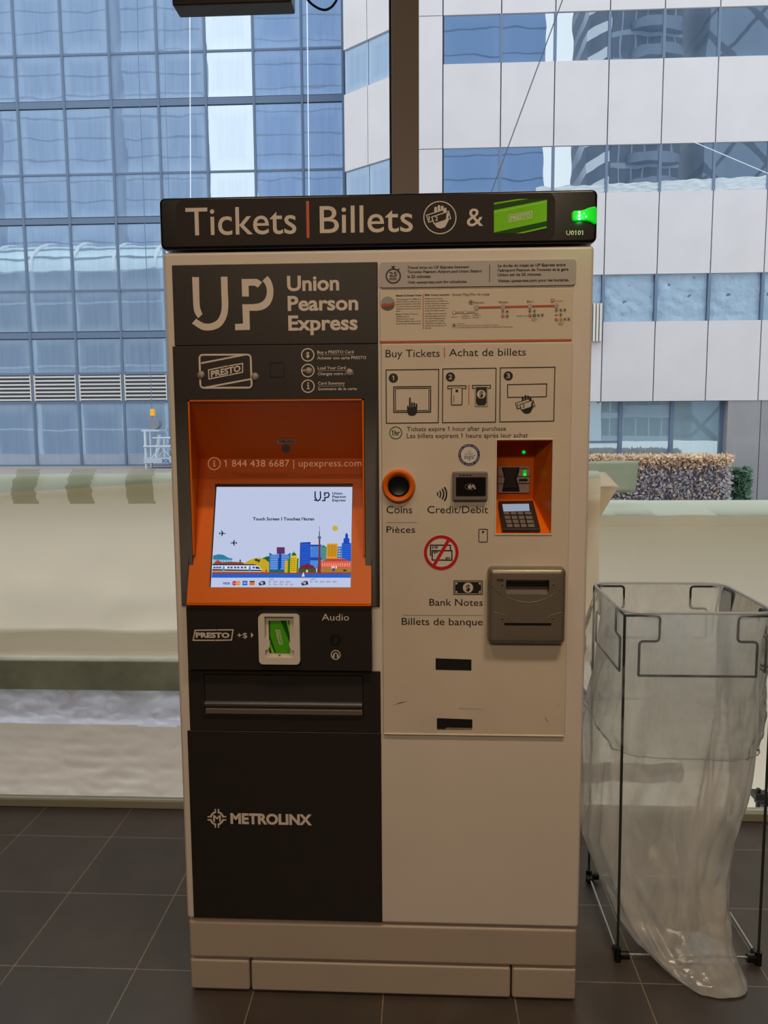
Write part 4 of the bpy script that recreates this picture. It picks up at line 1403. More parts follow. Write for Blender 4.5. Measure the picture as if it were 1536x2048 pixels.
# red market hall, arched shed, shore
A.poly([(1076, 652), (1105, 646), (1118, 632), (1245, 632), (1258, 646), (1292, 650), (1292, 708), (1076, 708)], C_(.80, .36, .28), 3.5)
for x in range(1086, 1288, 16): A.rect(x, 664, x + 7, 690, C_(.95, .62, .52), 3.8)
A.rect(1108, 640, 1256, 648, C_(.62, .22, .18), 3.8)
A.poly([(918, 732), (922, 700), (945, 680), (985, 672), (1022, 682), (1042, 706), (1044, 732)], C_(.45, .16, .20), 3.7)
A.rect(918, 708, 1044, 732, C_(.22, .35, .20), 3.9)
A.rect(972, 714, 986, 732, C_(.85, .8, .75), 4.1)
A.rect(1080, 704, 1292, 732, C_(.62, .48, .18), 3.9)
for x in (1155, 1168, 1184): A.rect(x, 686, x + 8, 704, C_(.9, .88, .85), 4.2)
A.rect(1160, 702, 1178, 724, C_(.2, .3, .6), 4.2)
A.rect(1238, 712, 1260, 724, C_(.25, .18, .1), 4.2)
A.poly([(940, 762), (955, 728), (962, 762)], C_(.88, .85, .85), 4.4)
A.poly([(936, 764), (970, 764), (964, 770), (942, 770)], C_(.6, .2, .15), 4.4)
# sun and planes
A.disc(1180, 417, 20, C_(.80, .66, .22), 2)
def plane_(cx, cy, s):
    A.poly([(cx - 22 * s, cy - 3), (cx + 20 * s, cy - 2), (cx + 25 * s, cy + 1), (cx + 20 * s, cy + 4), (cx - 22 * s, cy + 3)], sink, 2)
    A.poly([(cx - 8 * s, cy - 20), (cx - 2 * s, cy - 21), (cx + 8 * s, cy), (cx - 2 * s, cy + 20), (cx - 8 * s, cy + 20), (cx - 3 * s, cy)], sink, 2.3)
    A.poly([(cx - 22 * s, cy - 8), (cx - 18 * s, cy - 8), (cx - 14 * s, cy), (cx - 18 * s, cy + 9), (cx - 22 * s, cy + 9), (cx - 20 * s, cy)], sink, 2.5)
plane_(374, 453, 1); plane_(456, 521, -1)
A.build('screen_picture', ts)
A = Art(Z5, TP(0, 0, -.0066), tn)
# small logo
A.path([(1037, 157), (1037, 195), (1046, 210)], 9, sink)
A.path([(1074, 157), (1076, 195), (1070, 212), (1056, 220), (1034, 214)], 9, sink, 1.4)
A.path([(1105, 182), (1105, 164), (1120, 164)], 9, sink)
A.path([(1130, 162), (1137, 178), (1130, 194), (1106, 198), (1106, 219), (1090, 219)], 9, sink, 1.4)
A.text('Union', 1160, 1232, 158, 175, sink, bold=.03)
A.text('Pearson', 1160, 1257, 182, 199, sink, bold=.03)
A.text('Express', 1160, 1255, 208, 224, sink, bold=.03)
A.build('screen_logo', ts)
A = Art(Z5, TP(0, 0, -.0066), tn)
A.text('Touch Screen I Touchez l\u2019\u00e9cran', 592, 1030, 339, 360, sink, bold=.03)
gy_ = C_(.32, .34, .42)
A.build('screen_prompt', ts)
A = Art(Z5, TP(0, 0, -.0066), tn)
A.text('VISA', 377, 430, 802, 818, C_(.12, .20, .52), bold=.03)
A.disc(460, 809, 17, C_(.78, .22, .16)); A.disc(487, 809, 17, C_(.88, .55, .20), 1.4)
A.text('MasterCard', 446, 502, 804, 813, ssky, 1.8)
A.rect(518, 792, 553, 824, C_(.14, .38, .72)); A.text('AMEX', 522, 549, 803, 813, ssky, 1.5, bold=.02)
A.rect(569, 792, 605, 824, C_(.82, .45, .16)); A.rect(569, 792, 605, 801, C_(.30, .20, .16), 1.3)
for bx in (627, 932):
    A.poly([(bx, 806), (bx + 36, 792), (bx + 52, 796), (bx + 56, 818), (bx + 14, 826)], C_(.14, .18, .18))
    A.disc(bx + 30, 810, 8, ssky, 1.4); A.text('$', bx + 27, bx + 33, 806, 815, sink, 1.7)
    A.poly([(bx, 806), (bx + 40, 800), (bx + 40, 803), (bx + 2, 810)], ssky, 1.5)
A.build('payment_icons', ts)
A = Art(Z5, TP(0, 0, -.0066), tn)
A.text('CAD', 704, 742, 775, 787, gy_)
A.text('$5 - $10 - $20 - $50', 704, 858, 793, 805, gy_)
A.text('5\u00a2 - 10\u00a2 - 25\u00a2 - $1 - $2', 704, 880, 812, 823, gy_)
A.text('USD', 1004, 1041, 774, 786, gy_)
A.text('$1 - $5 - $10 - $20 - $50', 1004, 1190, 792, 804, gy_)
A.build('payment_row', ts)

# reader panel
YRP = -.022
a, b, c, d = RX(374, 1213.5, 743.5, 1341, YRP)
rp_ = obj('reader_panel', plate(NB(), a, b, c, d, YRP, -.001), M_DARK, tm, bev=.0015)
Z7 = (340, 1200, 440 / 1536)
A = Art(Z7, (0, YRP - .0003, 0))
A.path([(322, 209), (176, 211), (162, 281), (310, 281)], 8, M_TXT)
A.path([(334, 209), (440, 208), (429, 279), (322, 281)], 8, M_TXT)
A.text('PRESTO', 180, 416, 229, 262, M_TXT, bold=.045)
A.text('+$', 468, 540, 229, 264, M_TXT, bold=.01)
A.poly([(566, 226), (583, 245), (566, 264)], M_TXT)
A.text('Audio', 1060, 1251, 97, 143, M_TXT)
A.ring(1157, 383, 31, 6, M_TXT)
A.arc(1157, 384, 14, 7, 150, 390, M_TXT, n=16)
A.rect(1137, 382, 1149, 402, M_TXT, 1.5); A.rect(1165, 382, 1177, 402, M_TXT, 1.5)
A.build('lettering', rp_)
p_ = onY(340 + 1155 * .28646, 1200 + 273 * .28646, YRP)
bm = lathe(NB(), p_.x, p_.z, [(.0125, YRP), (.0118, YRP - .003), (.008, YRP - .003), (.006, YRP + .002), (0, YRP + .002)], 24)
obj('audio_jack', bm, M_DKPL, rp_, smooth=40)
# card reader cup
YK = YRP - .012
def zq(x, y, Y=YK): 
    q = onY(340 + x * 440 / 1536, 1200 + y * 440 / 1536, Y)
    return q.x, q.z
o0, o1 = zq(622, 450), zq(902, 105)
i0, i1 = zq(665, 402), zq(862, 118)
bm = NB()
outer = []
rr_ = .0095
for cx_, cz_, t0 in ((o1[0] - rr_, o1[1] - rr_, 0), (o0[0] + rr_, o1[1] - rr_, 90), (o0[0] + rr_, o0[1] + rr_, 180), (o1[0] - rr_, o0[1] + rr_, 270)):
    for k in range(9):
        t_ = math.radians(t0 + 90 * k / 8)
        outer.append((cx_ + rr_ * math.cos(t_), cz_ + rr_ * math.sin(t_)))
ztop = i1[1]
nl = zq(665, 312)[1]
inner = [(i1[0], ztop), (i0[0], ztop)]
R_ = (zq(697, 312)[0] - i0[0])
inner += [(i0[0], nl + R_ * 1.25)] + [(i0[0] + R_ * math.sin(t_), nl + R_ * 1.25 * math.cos(t_)) for t_ in [math.pi * k / 10 for k in range(1, 10)]] + [(i0[0], nl - R_ * 1.25), (i0[0], i0[1] + .004), (i0[0] + .004, i0[1]), (i1[0] - .004, i0[1]), (i1[0], i0[1] + .004), (i1[0], nl - R_ * 1.25)]
inner += [(i1[0] - R_ * math.sin(t_), nl - R_ * 1.25 * math.cos(t_)) for t_ in [math.pi * k / 10 for k in range(1, 10)]] + [(i1[0], nl + R_ * 1.25)]
def annulus(bm, out, inn, y):
    cx_ = sum(q[0] for q in out) / len(out); cz_ = sum(q[1] for q in out) / len(out)
    es = []
    for loop in (out, inn):
        vs = [bm.verts.new((x, y, z)) for x, z in loop]
        for i in range(len(vs)): es.append(bm.edges.new((vs[i], vs[(i + 1) % len(vs)])))
    bmesh.ops.triangle_fill(bm, edges=es, use_beauty=True)
annulus(bm, outer, inner, YK)
for loop, yb in ((outer, YRP), (inner, YRP)):
    for i in range(len(loop)):
        p0, p1 = loop[i], loop[(i + 1) % len(loop)]
        quad(bm, (p0[0], YK, p0[1]), (p1[0], YK, p1[1]), (p1[0], yb, p1[1]), (p0[0], yb, p0[1]))
quad(bm, (o0[0] + .005, YRP - .001, o0[1] + .005), (o1[0] - .005, YRP - .001, o0[1] + .005), (o1[0] - .005, YRP - .001, o1[1] - .005), (o0[0] + .005, YRP - .001, o1[1] - .005))
bmesh.ops.remove_doubles(bm, verts=bm.verts[:], dist=.0001)
ck = obj('card_holder', bm, M_WHITE, tm, bev=.0025, seg=3)
A = Art(Z7, (0, YRP - .0016, 0))
A.poly([(688, 145), (834, 143), (839, 372), (694, 370)], M_GREEN2, 1)
A.poly([(700, 145), (772, 144), (834, 290), (838, 372), (742, 371), (700, 250)], mat('card_mid_green', (0.30, 0.66, 0.10), .5, spec=.2), 2)
A.poly([(812, 144), (826, 144), (834, 205), (834, 240)], M_GREEN, 2)
A.poly([(690, 270), (690, 310), (712, 370), (730, 370)], M_GREEN, 2.2)
A.path([(738, 208), (768, 210), (787, 308), (768, 310), (738, 208)], 3, M_TXT, 3)
A.text('PRESTO', 748, 772, 214, 304, M_TXT, 3, bold=.0, slope=-.2, down=True)
A.poly([(752, 382), (778, 382), (765, 394)], M_GREYINK, 1)
A.build('sample_card', ck)

# dispensing tray and lower panels
a, b, c, d = RX(378, 1341, 763, 1463, YP)
tl = obj('tray_panel', plate(NB(), a, xR + .0005, c, d, YP, 0, [tray]), M_DARK, tm, bev=.0015)
a2, b2, c2, d2 = RX(381, 1464, 763.5, 1840, YP)
lw = obj('lower_panel', plate(NB(), a2, xR + .001, c2, c - .0008, YP, 0), M_DARK, tm, bev=.0015)
x0_, x1_, z0_, z1_ = tray
zl1, zl2 = onY(568, 1403, -.004).z, onY(568, 1418, -.01).z
bm = NB()
quad(bm, (x0_, .09, z0_), (x1_, .09, z0_), (x1_, .09, z1_), (x0_, .09, z1_))
quad(bm, (x0_, 0, z1_), (x1_, 0, z1_), (x1_, .09, z1_), (x0_, .09, z1_))
quad(bm, (x0_, 0, z0_), (x1_, 0, z0_), (x1_, .09, z0_), (x0_, .09, z0_))
for x in (x0_, x1_): quad(bm, (x, 0, z0_), (x, .09, z0_), (x, .09, z1_), (x, 0, z1_))
dt = obj('dispensing_tray', bm, M_DKPL, tm, smooth=-1)
bm = NB()
box(bm, x0_ + .001, x1_ - .001, -.001, .002, zl1, z1_ - .002)
obj('flap', bm, mat('smoked_flap', (0.20, 0.18, 0.18), .3), dt)
bm = NB(); tube(bm, [(x0_ + .001, -.003, (zl1 + zl2) / 2), (x1_ - .001, -.003, (zl1 + zl2) / 2)], (zl1 - zl2) / 2, 14)
obj('flap_rail', bm, mat('grey_rail', (0.30, 0.30, 0.32), .35, metal=.3), dt, smooth=50)
a, b, c, d = RX(410.5, 1419, 725, 1430, -.012)
obj('tray_lip', box(NB(), a, b, -.012, .0, c, d), mat('taupe_plastic', (0.40, 0.36, 0.34), .4), dt, bev=.002)
Z8 = (0, 1550, 800 / 1536)
A = Art(Z8, (0, YP - .0003, 0))
A.ring(833, 166, 24, 7, M_TXT)
for dx, dy in ((1, 0), (-1, 0), (0, 1), (0, -1)):
    for s_ in (-6, 6):
        x, y = 833 + dx * 28 + (s_ if dx == 0 else 0), 166 + dy * 28 + (s_ if dy == 0 else 0)
        A.line(x - dx * 8, y - dy * 8, x + dx * 8, y + dy * 8, 5, M_TXT, 1.5)
    x, y = 833 + dx * 26, 166 + dy * 26
    A.line(x - dx * 9, y - dy * 9, x + dx * 10, y + dy * 10, 6, M_DARK, 1.8)
A.text('M', 819, 848, 155, 178, M_TXT, 2, bold=.03)
A.text('METROLINX', 885, 1198, 151, 188, M_TXT, 1, bold=.045)
A.build('lettering', lw)

# right side: placards and instruction panel
YI = -.005
a, b, c, d = RX(764, 686, 1138, 1469.5, YI)
ri = obj('instruction_panel', plate(NB(), xR + .006, b, c, d, YI, 0, [rec]), M_CREAM, tm, bev=.0025, seg=3)
A = Art((740, 1100, 440 / 1536), (0, YI - .0003, 0))
for q in ([(165, 1082), (215, 1062), (265, 1057), (215, 1068)], [(620, 1104), (790, 1112), (790, 1113), (620, 1106)], [(1305, 1076), (1318, 1088), (1314, 1090)], [(1216, 1160), (1242, 1196), (1238, 1198)]):
    A.poly(q, M_GREYINK)
A.build('scratch_marks', ri)
rim = NB()
tube(rim, [(xR + .008, YI + .0005, c - .0005), (b - .002, YI + .0005, c - .0005)], .0026, 10)
obj('lower_rim', rim, M_CREAM, ri, smooth=60)
bm = NB()
plate(bm, rec[0] - .0035, rec[1] + .002, rec[2] - .003, rec[3] + .0025, YI - .0022, YI, [rec])
obj('recess_rim', bm, M_WHITE, ri, bev=.0008, seg=2)
YQ = -.003
a, b, c, d = RX(759, 578, 1145, 684, YQ)
rt = obj('route_placard', plate(NB(), xR + .004, b, c, d, YQ, 0), M_ROUTE, tm, bev=.0015)
YG = -.0045
a, b, c, d = RX(758.5, 521.5, 1152.5, 572.5, YG)
ip = obj('travel_time_placard', rrect(NB(), a, b, c, d, YG, 0, .008), M_PLACARD, tm)
A = Art(Z2, (0, YG - .0003, 0))
for (t_, x0, x1, y0, y1) in (('Travel time on UP Express between', 245, 647, 529, 545), ('Toronto Pearson Airport and Union Station', 245, 730, 556, 573), ('is 25 minutes.', 245, 400, 589, 606), ('Visit upexpress.com for schedules.', 245, 637, 625, 641),
                             ('La dur\u00e9e du trajet en UP Express entre', 836, 1278, 515, 532), ('l\u2019a\u00e9roport Pearson de Toronto et la gare', 836, 1297, 545, 562), ('Union est de 25 minutes.', 836, 1122, 576, 593), ('Visitez upexpress.com pour les horaires.', 836, 1302, 614, 631)):
    A.text(t_, x0, x1, y0, y1, M_INK, bold=.025)
A.rect(780, 520, 784, 635, M_INK)
A.build('lettering', ip)
A = Art(Z2, (0, YG - .0003, 0))
A.ring(152, 595, 46, 9, M_INK)
A.rect(146, 536, 158, 552, M_INK); A.rect(140, 530, 164, 538, M_INK, 1.3); A.line(184, 556, 192, 548, 9, M_INK, 1.4)
A.text('25', 126, 177, 569, 598, M_INK, bold=.02); A.text('min', 127, 174, 601, 622, M_INK, bold=.02)
A.build('stopwatch_icon', ip)
A = Art(Z2, (0, YQ - .0003, 0))
for t_, x0, x1, y0 in (('Meeter & Greeter Ticket', 170, 337, 716), ('Billet Courte rencontre', 358, 519, 712)):
    A.text(t_, x0, x1, y0, y0 + 11, M_INK, bold=.03)
for k, (t_, x1) in enumerate((('Take advantage of the Meeter &', 333), ('Greeter Ticket to welcome your', 333), ('guest at the airport, which offers', 335), ('you up to 4 hours of round-trip', 333), ('travel for the price of a one-way', 333), ('ticket.', 200))):
    A.text(t_, 170, x1, 741 + k * 15.6, 750 + k * 15.6, M_INK, bold=.005)
for k, (t_, x1) in enumerate((('Meeter & Greeter Tickets are', 316), ('available only on', 256), ('UPexpress.com, on the', 288), ('UP Express Mobile App, or from', 333), ('Guest Services Representatives.', 333))):
    A.text(t_, 170, x1, 839 + k * 15.6, 848 + k * 15.6, M_INK, bold=.005)
for k, (t_, x1) in enumerate((('Profitez du tarif Courte', 474), ('rencontre pour accueillir vos', 506), ('invit\u00e9s \u00e0 l\u2019a\u00e9roport, valide pour', 518), ('un trajet aller-retour d\u2019une', 496), ('dur\u00e9e maximale de 4 heures,', 507), ('au prix d\u2019un billet courant.', 490))):
    A.text(t_, 358, x1, 738 + k * 15.6, 747 + k * 15.6, M_INK, bold=.005)
for k, (t_, x1) in enumerate((('Les billets Courte rencontre', 500), ('sont disponibles seulement', 500), ('sur le site UPexpress.com,', 493), ('avec l\u2019application mobile', 482), ('UP Express ou aupr\u00e8s d\u2019un', 495), ('repr\u00e9sentant du service \u00e0 la', 500), ('client\u00e8le.', 402))):
    A.text(t_, 358, x1, 836 + k * 15.6, 845 + k * 15.6, M_INK, bold=.005)
A.text('Route Map', 540, 645, 708, 724, M_INK); A.text('Plan du trajet', 659, 782, 706, 722, M_INK)
A.rect(650, 704, 653, 728, M_ORINK)
A.rect(345, 712, 349, 942, M_MAPRED)
A.rect(62, 1013, 1318, 1024, M_ORINK)
A.build('lettering', rt)
A = Art(Z2, (0, YQ - .0003, 0))
A.disc(116, 775, 46, mat('photo_grey_sky', (0.58, 0.60, 0.62), .5), 1)
A.poly([(71, 782), (95, 772), (130, 776), (161, 764), (160, 790), (72, 796)], M_MAPRED, 2)
A.poly([(72, 796), (160, 788), (152, 806), (130, 818), (104, 820), (82, 808)], mat('photo_dark', (0.35, 0.33, 0.34), .5), 2)
A.build('round_photo', rt)
A = Art(Z2, (0, YQ - .0003, 0))
A.line(550, 835, 695, 832, 12, M_GREYINK, 1); A.line(550, 835, 695, 832, 5, M_ROUTE, 1.4)
A.line(695, 802, 1218, 790, 14, M_MAPRED, 1)
A.line(695, 802, 695, 832, 6, M_GREYINK, 1)
for x, y in ((550, 835), (623, 833), (695, 832)): A.disc(x, y, 12, M_INK, 2, 18); A.disc(x, y, 10, M_ROUTE, 3, 18)
for x, y in ((695, 802), (868, 798), (1045, 795), (1218, 790)):
    A.disc(x, y, 16, M_GREYINK, 2, 20); A.disc(x, y, 13, M_ROUTE, 3, 20); A.text('UP', x - 8, x + 8, y - 5, y + 5, M_INK, 4, bold=.02)
M_YEL = mat('map_yellow', (0.86, 0.62, 0.12), .5)
for x, y, c_ in ((868, 828, 0), (897, 828, 0), (868, 858, 1), (897, 858, 0), (1045, 825, 0), (1075, 824, 0), (1045, 854, 1), (1074, 853, 2), (1100, 852, 0), (1126, 851, 0),
                 (1218, 820, 0), (1247, 819, 0), (1273, 818, 0), (1218, 850, 4), (1247, 849, 0), (1218, 880, 1), (1247, 880, 3), (1273, 878, 0), (1298, 877, 0)):
    if c_ == 0: A.ring(x, y, 10.5, 1.6, M_GREYINK, 2, 16); A.rect(x - 4, y - 6, x + 4, y + 5, M_INK, 2)
    if c_ == 1: A.ring(x, y, 11, 2.5, M_RED, 2, 16); A.rect(x - 7, y - 2, x + 7, y + 4, M_RED, 2)
    if c_ == 2: A.disc(x, y, 12, M_GREENINK, 2, 16); A.text('2', x - 4, x + 4, y - 6, y + 6, M_ROUTE, 3)
    if c_ == 3: A.disc(x, y, 12, M_YEL, 2, 16); A.text('1', x - 3, x + 2, y - 6, y + 6, M_INK, 3)
    if c_ == 4: A.text('GO', x - 11, x + 11, y - 5, y + 5, M_GREYINK, 2, bold=.03)
A.ring(661, 768, 13, 3, M_INK, 2, 20); A.line(652, 768, 670, 768, 4, M_INK, 2); A.line(661, 759, 661, 777, 4, M_INK, 2.4)
for t_, x0, x1, y0, y1, m_ in (('Pearson', 680, 744, 761, 775, M_INK), ('Weston', 839, 901, 758, 772, M_INK), ('Bloor', 1026, 1069, 754, 768, M_INK), ('Union', 1212, 1260, 750, 763, M_MAPRED)):
    A.text(t_, x0, x1, y0, y1, m_, 2)
A.ring(1193, 756, 13, 2.5, M_MAPRED, 2, 20); A.rect(1184, 757, 1202, 762, M_MAPRED, 2)
for t_, x0, x1, y0 in (('Viscount', 530, 574, 858), ('Terminal 3', 597, 651, 851), ('A\u00e9rogare 3', 597, 653, 864), ('Terminal 1', 668, 721, 848), ('A\u00e9rogare 1', 668, 723, 861), ('Dundas West', 959, 1030, 851), ('Subway', 1054, 1092, 870), ('M\u00e9tro', 1058, 1088, 883), ('Subway', 1228, 1268, 897), ('M\u00e9tro', 1232, 1262, 909),
                    ('Terminal Link', 572, 620, 901), ('Free connection to Terminal 3, available at all times', 572, 840, 912), ('Correspondance gratuite vers l\u2019A\u00e9rogare 3, disponible en tout temps', 572, 932, 924)):
    A.text(t_, x0, x1, y0, y0 + 8, M_INK, 2)
A.ring(550, 920, 14, 2, M_GREYINK, 2, 20); A.rect(545, 912, 555, 926, M_INK, 2)
A.build('route_map', rt)

# instruction panel print
Z4 = (740, 680, 460 / 1536)
PI_ = (0, YI - .0003, 0)
A = Art(Z4, PI_)
A.text('Buy Tickets', 104, 466, 64, 113, M_INK); A.text('Achat de billets', 528, 1042, 57, 106, M_INK)
A.rect(494, 50, 500, 118, M_ORINK)
A.build('heading', ri)
A = Art(Z4, PI_)
A.text('Tickets expire 1 hour after purchase', 246, 908, 578, 607, M_INK)
A.text('Les billets expirent 1 heure apr\u00e8s leur achat', 246, 1055, 622, 653, M_INK)
A.build('expiry_lettering', ri)
A = Art(Z4, PI_); A.ring(172, 620, 40, 6, M_GREENINK); A.text('1hr', 146, 199, 604, 636, M_INK, bold=.02); A.build('time_icon', ri)
def num(A, t_, cx_, cy_):
    A.disc(cx_, cy_, 31, M_INK, 1); A.text(t_, cx_ - (8 if t_ == '1' else 12), cx_ + (5 if t_ == '1' else 12), cy_ - 16, cy_ + 15, M_CREAM, 2, bold=.01)
A = Art(Z4, PI_)
A.path([(107, 200), (459, 196), (456, 552), (109, 556)], 6, M_INK, closed=True)
num(A, '1', 156, 254)
A.frame(159, 312, 405, 482, 7, M_INK); A.frame(170, 323, 394, 471, 5, M_INK)
A.rect(261, 384, 272, 450, M_INK, 2, r=5)
for k, y in enumerate((416, 418, 424)): A.rect(275 + k * 15, y, 286 + k * 15, 460, M_INK, 2, r=5)
A.poly([(247, 440), (255, 438), (261, 450), (316, 445), (314, 485), (300, 502), (280, 506), (258, 500), (248, 480)], M_INK, 2.4)
A.build('step_picture', ri)
A = Art(Z4, PI_)
A.path([(486, 193), (842, 188), (838, 548), (484, 552)], 6, M_INK, closed=True)
num(A, '2', 537, 247)
A.frame(520, 306, 641, 325, 6, M_INK)
A.rect(541, 318, 618, 437, M_INK, 1.5, r=9); A.rect(547, 322, 612, 431, M_CREAM, 2, r=6)
A.rect(571, 331, 588, 350, M_INK, 2.5); A.line(560, 370, 560, 416, 5, M_GREYINK, 2.5)
A.rect(658, 298, 663, 434, M_ORINK, 1)
A.frame(685, 303, 805, 322, 6, M_INK)
A.rect(700, 314, 786, 446, M_INK, 1.5); A.rect(703, 318, 783, 443, M_CREAM, 1.8); A.rect(707, 314, 779, 438, M_INK, 2.1)
A.disc(743, 362, 29, M_CREAM, 2.5); A.text('$', 731, 756, 343, 381, M_INK, 3, bold=.03)
for x_ in (714, 772): A.poly([(x_ - 6, 436), (x_ + 6, 436), (x_ + (6 if x_ > 740 else -6), 422)], M_CREAM, 2.6)
A.build('step_picture', ri)
A = Art(Z4, PI_)
A.path([(870, 186), (1235, 181), (1227, 541), (867, 547)], 6, M_INK, closed=True)
num(A, '3', 923, 240)
A.path([(919, 298), (1180, 293), (1177, 379), (919, 383)], 6, M_INK, closed=True)
hand_tickets(A, 1047, 428, 88, M_INK, M_CREAM)
A.build('step_picture', ri)
Z6 = (740, 870, 420 / 1536)
A = Art(Z6, PI_)
A.disc(725, 145, 82, M_PAPER, 1, 40); A.ring(725, 145, 70, 19, M_BLUEINK, 2)
for k in range(44):
    t_ = 2 * math.pi * k / 44
    if k % 7: A.line(725 + 66 * math.cos(t_), 145 + 66 * math.sin(t_), 725 + 74 * math.cos(t_), 145 + 74 * math.sin(t_), 3.5, M_PAPER, 3)
for dx, dy in ((0, -30), (-14, -22), (14, -22), (0, -14), (0, -22)): A.disc(725 + dx, 145 + dy, 2.4, M_BLUEINK, 2, 8)
A.line(725, 105, 725, 132, 1.4, M_GREYINK, 2)
A.text('PROTECT', 694, 754, 135, 144, M_BLUEINK, 2); A.text('aegis', 688, 758, 140, 174, M_BLUEINK, 2); A.disc(764, 149, 4, M_BLUEINK, 2, 10)
A.build('round_sticker', ri)
A = Art(Z6, PI_)
A.text('Coins', 121, 308, 519, 572, M_INK); A.text('Pi\u00e8ces', 121, 330, 667, 715, M_INK)
A.line(120, 640, 345, 640, 2.2, M_GREYINK)
A.build('coin_lettering', ri)
A = Art(Z6, PI_)
A.text('Credit/Debit', 420, 864, 519, 571, M_INK)
A.build('card_lettering', ri)
A = Art(Z6, PI_)
for k, (r_, w_) in enumerate(((22, 9), (43, 10), (65, 11), (86, 12))):
    A.arc(474, 432, r_, w_, -36, 36, M_INK, n=10)
A.build('contactless_symbol', ri)
A = Art(Z6, PI_)
rpath(A, [(796, 689), (859, 689), (859, 783), (796, 783)], 8, 6, M_INK)
A.rect(820, 701, 834, 717, M_INK, 1.4)
A.build('card_icon', ri)
A = Art(Z6, PI_)
A.disc(521, 860, 131, M_PAPER, 1, 48)
A.path([(443, 880), (443, 806), (588, 806), (588, 840)], 9, M_INK, 2); A.frame(455, 846, 599, 915, 9, M_INK, 2)
A.text('$100', 452, 497, 814, 830, M_INK, 2, bold=.04); A.text('$50', 464, 497, 850, 864, M_INK, 2.4, bold=.04); A.text('$50', 552, 586, 893, 907, M_INK, 2.4, bold=.04)
A.ring(521, 860, 116, 23, M_RED, 3); A.line(470, 950, 574, 768, 23, M_RED, 3.5)
A.build('no_large_notes_sticker', ri)
ZB8 = (740, 1100, 440 / 1536)
A = Art(ZB8, PI_)
A.text('Bank Notes', 415, 787, 341, 389, M_INK); A.text('Billets de banque', 222, 787, 475, 524, M_INK)
A.line(230, 455, 790, 457, 2.2, M_GREYINK)
A.build('lettering', ri)
A = Art(ZB8, PI_)
A.rect(583, 212, 787, 313, M_INK, 1); A.rect(589, 218, 781, 307, M_CREAM, 1.5); A.rect(593, 222, 777, 303, M_INK, 2)
A.disc(684, 263, 36, M_CREAM, 3); A.text('$', 670, 699, 243, 284, M_INK, 4, bold=.03)
for x_, y_ in ((600, 229), (770, 229), (600, 296), (770, 296)):
    sx_, sy_ = (1 if x_ < 684 else -1), (1 if y_ < 263 else -1)
    A.poly([(x_ - 2 * sx_, y_ - 2 * sy_), (x_ + 12 * sx_, y_ - 2 * sy_), (x_ + 9 * sx_, y_ + 8 * sy_), (x_ - 2 * sx_, y_ + 13 * sy_)], M_CREAM, 3)
A.build('banknote_icon', ri)
for q in ((458, 757, 708, 836), (467, 1175, 714, 1255)):
    a, b, c, d = RX(740 + q[0] * .28646, 1100 + q[1] * .28646, 740 + q[2] * .28646, 1100 + q[3] * .28646, YI)
    bm = NB()
    jz = lambda s: .0008 * noise.noise((s * 31, q[1], 0))
    top = [(a + (b - a) * k / 14, d + jz(k) - .002 * k / 14) for k in range(15)]
    bot = [(a + (b - a) * k / 14, c + jz(k + 40) - .001 * k / 14) for k in range(15)]
    if q[1] > 1000: bot = [(x, z + (.006 if 3 < k < 20 else .002)) for k, (x, z) in enumerate(bot)]
    prism(bm, bot + top[::-1], YI - .0008, YI)
    obj('black_tape', bm, M_TAPE, tm)
bm = NB()
a, b, c, d = RX(740 + 470 * .28646, 1100 + 1230 * .28646, 740 + 713 * .28646, 1100 + 1256 * .28646, YI)
prism(bm, [(a, c), (b, c + .0005), (b, d), (a + .03, d - .001), (a + .018, d - .003), (a + .008, d - .004), (a, d - .002)], YI - .0004, YI)
obj('tape_residue', bm, mat('grubby_tape', (0.52, 0.46, 0.40), .7, var=.4, vscale=80), tm)

# coin entry
p_ = onY(740 + 209 * .27344, 870 + 375 * .27344, -.012)
r1_ = (onY(740 + 331 * .27344, 972, -.01).x - onY(740 + 88 * .27344, 972, -.01).x) / 2
bm = lathe(NB(), p_.x, p_.z, [(r1_, YI), (r1_, -.010), (r1_ * .96, -.0145), (r1_ * .88, -.0165), (r1_ * .76, -.0155), (r1_ * .66, -.012), (r1_ * .63, -.006), (r1_ * .63, YI + .001)], 48)
cs_ = obj('coin_slot', bm, M_ORANGE, tm, smooth=40, label='orange coin entry ring')
bm = lathe(NB(), p_.x, p_.z, [(r1_ * .635, -.011), (r1_ * .60, -.0112), (r1_ * .54, -.008), (r1_ * .3, -.006), (0, -.0055)], 40)
obj('coin_bowl', bm, mat('black_coin_bowl', (0.05, 0.05, 0.06), .3), cs_, smooth=40)

# contactless reader
def q6(x0, y0, x1, y1, Y): return RX(740 + x0 * .27344, 870 + y0 * .27344, 740 + x1 * .27344, 870 + y1 * .27344, Y)
a, b, c, d = q6(603, 268, 860, 480, -.016)
kr = obj('contactless_reader', rrect(NB(), a, b, c, d, -.017, YI, .004), M_GREYPL, tm, bev=.003)
a, b, c, d = q6(629, 309, 846, 446, -.0185)
obj('tap_pad', rrect(NB(), a, b, c, d, -.0180, -.010, .002), M_BLACK, kr)
A = Art(Z6, (0, -.0183, 0))
A.arc(733, 378, 38, 4, 0, 360, M_GREYINK, 1, 24, ry=22)
A.poly([(715, 372), (735, 358), (742, 396), (718, 392)], M_PLACARD, 1.5)
A.poly([(740, 370), (758, 362), (776, 396), (768, 396), (752, 380), (744, 388)], M_PLACARD, 1.5)
A.build('tap_symbol', kr)
A = Art(Z6, (0, -.0173, 0))
for x in (660, 685, 711, 736): A.rect(x - 9, 291, x + 9, 299, M_VOID, 1, r=3)
A.text('\u2013\u2013\u2013', 795, 843, 288, 300, M_INK)
A.build('indicator_lights', kr)

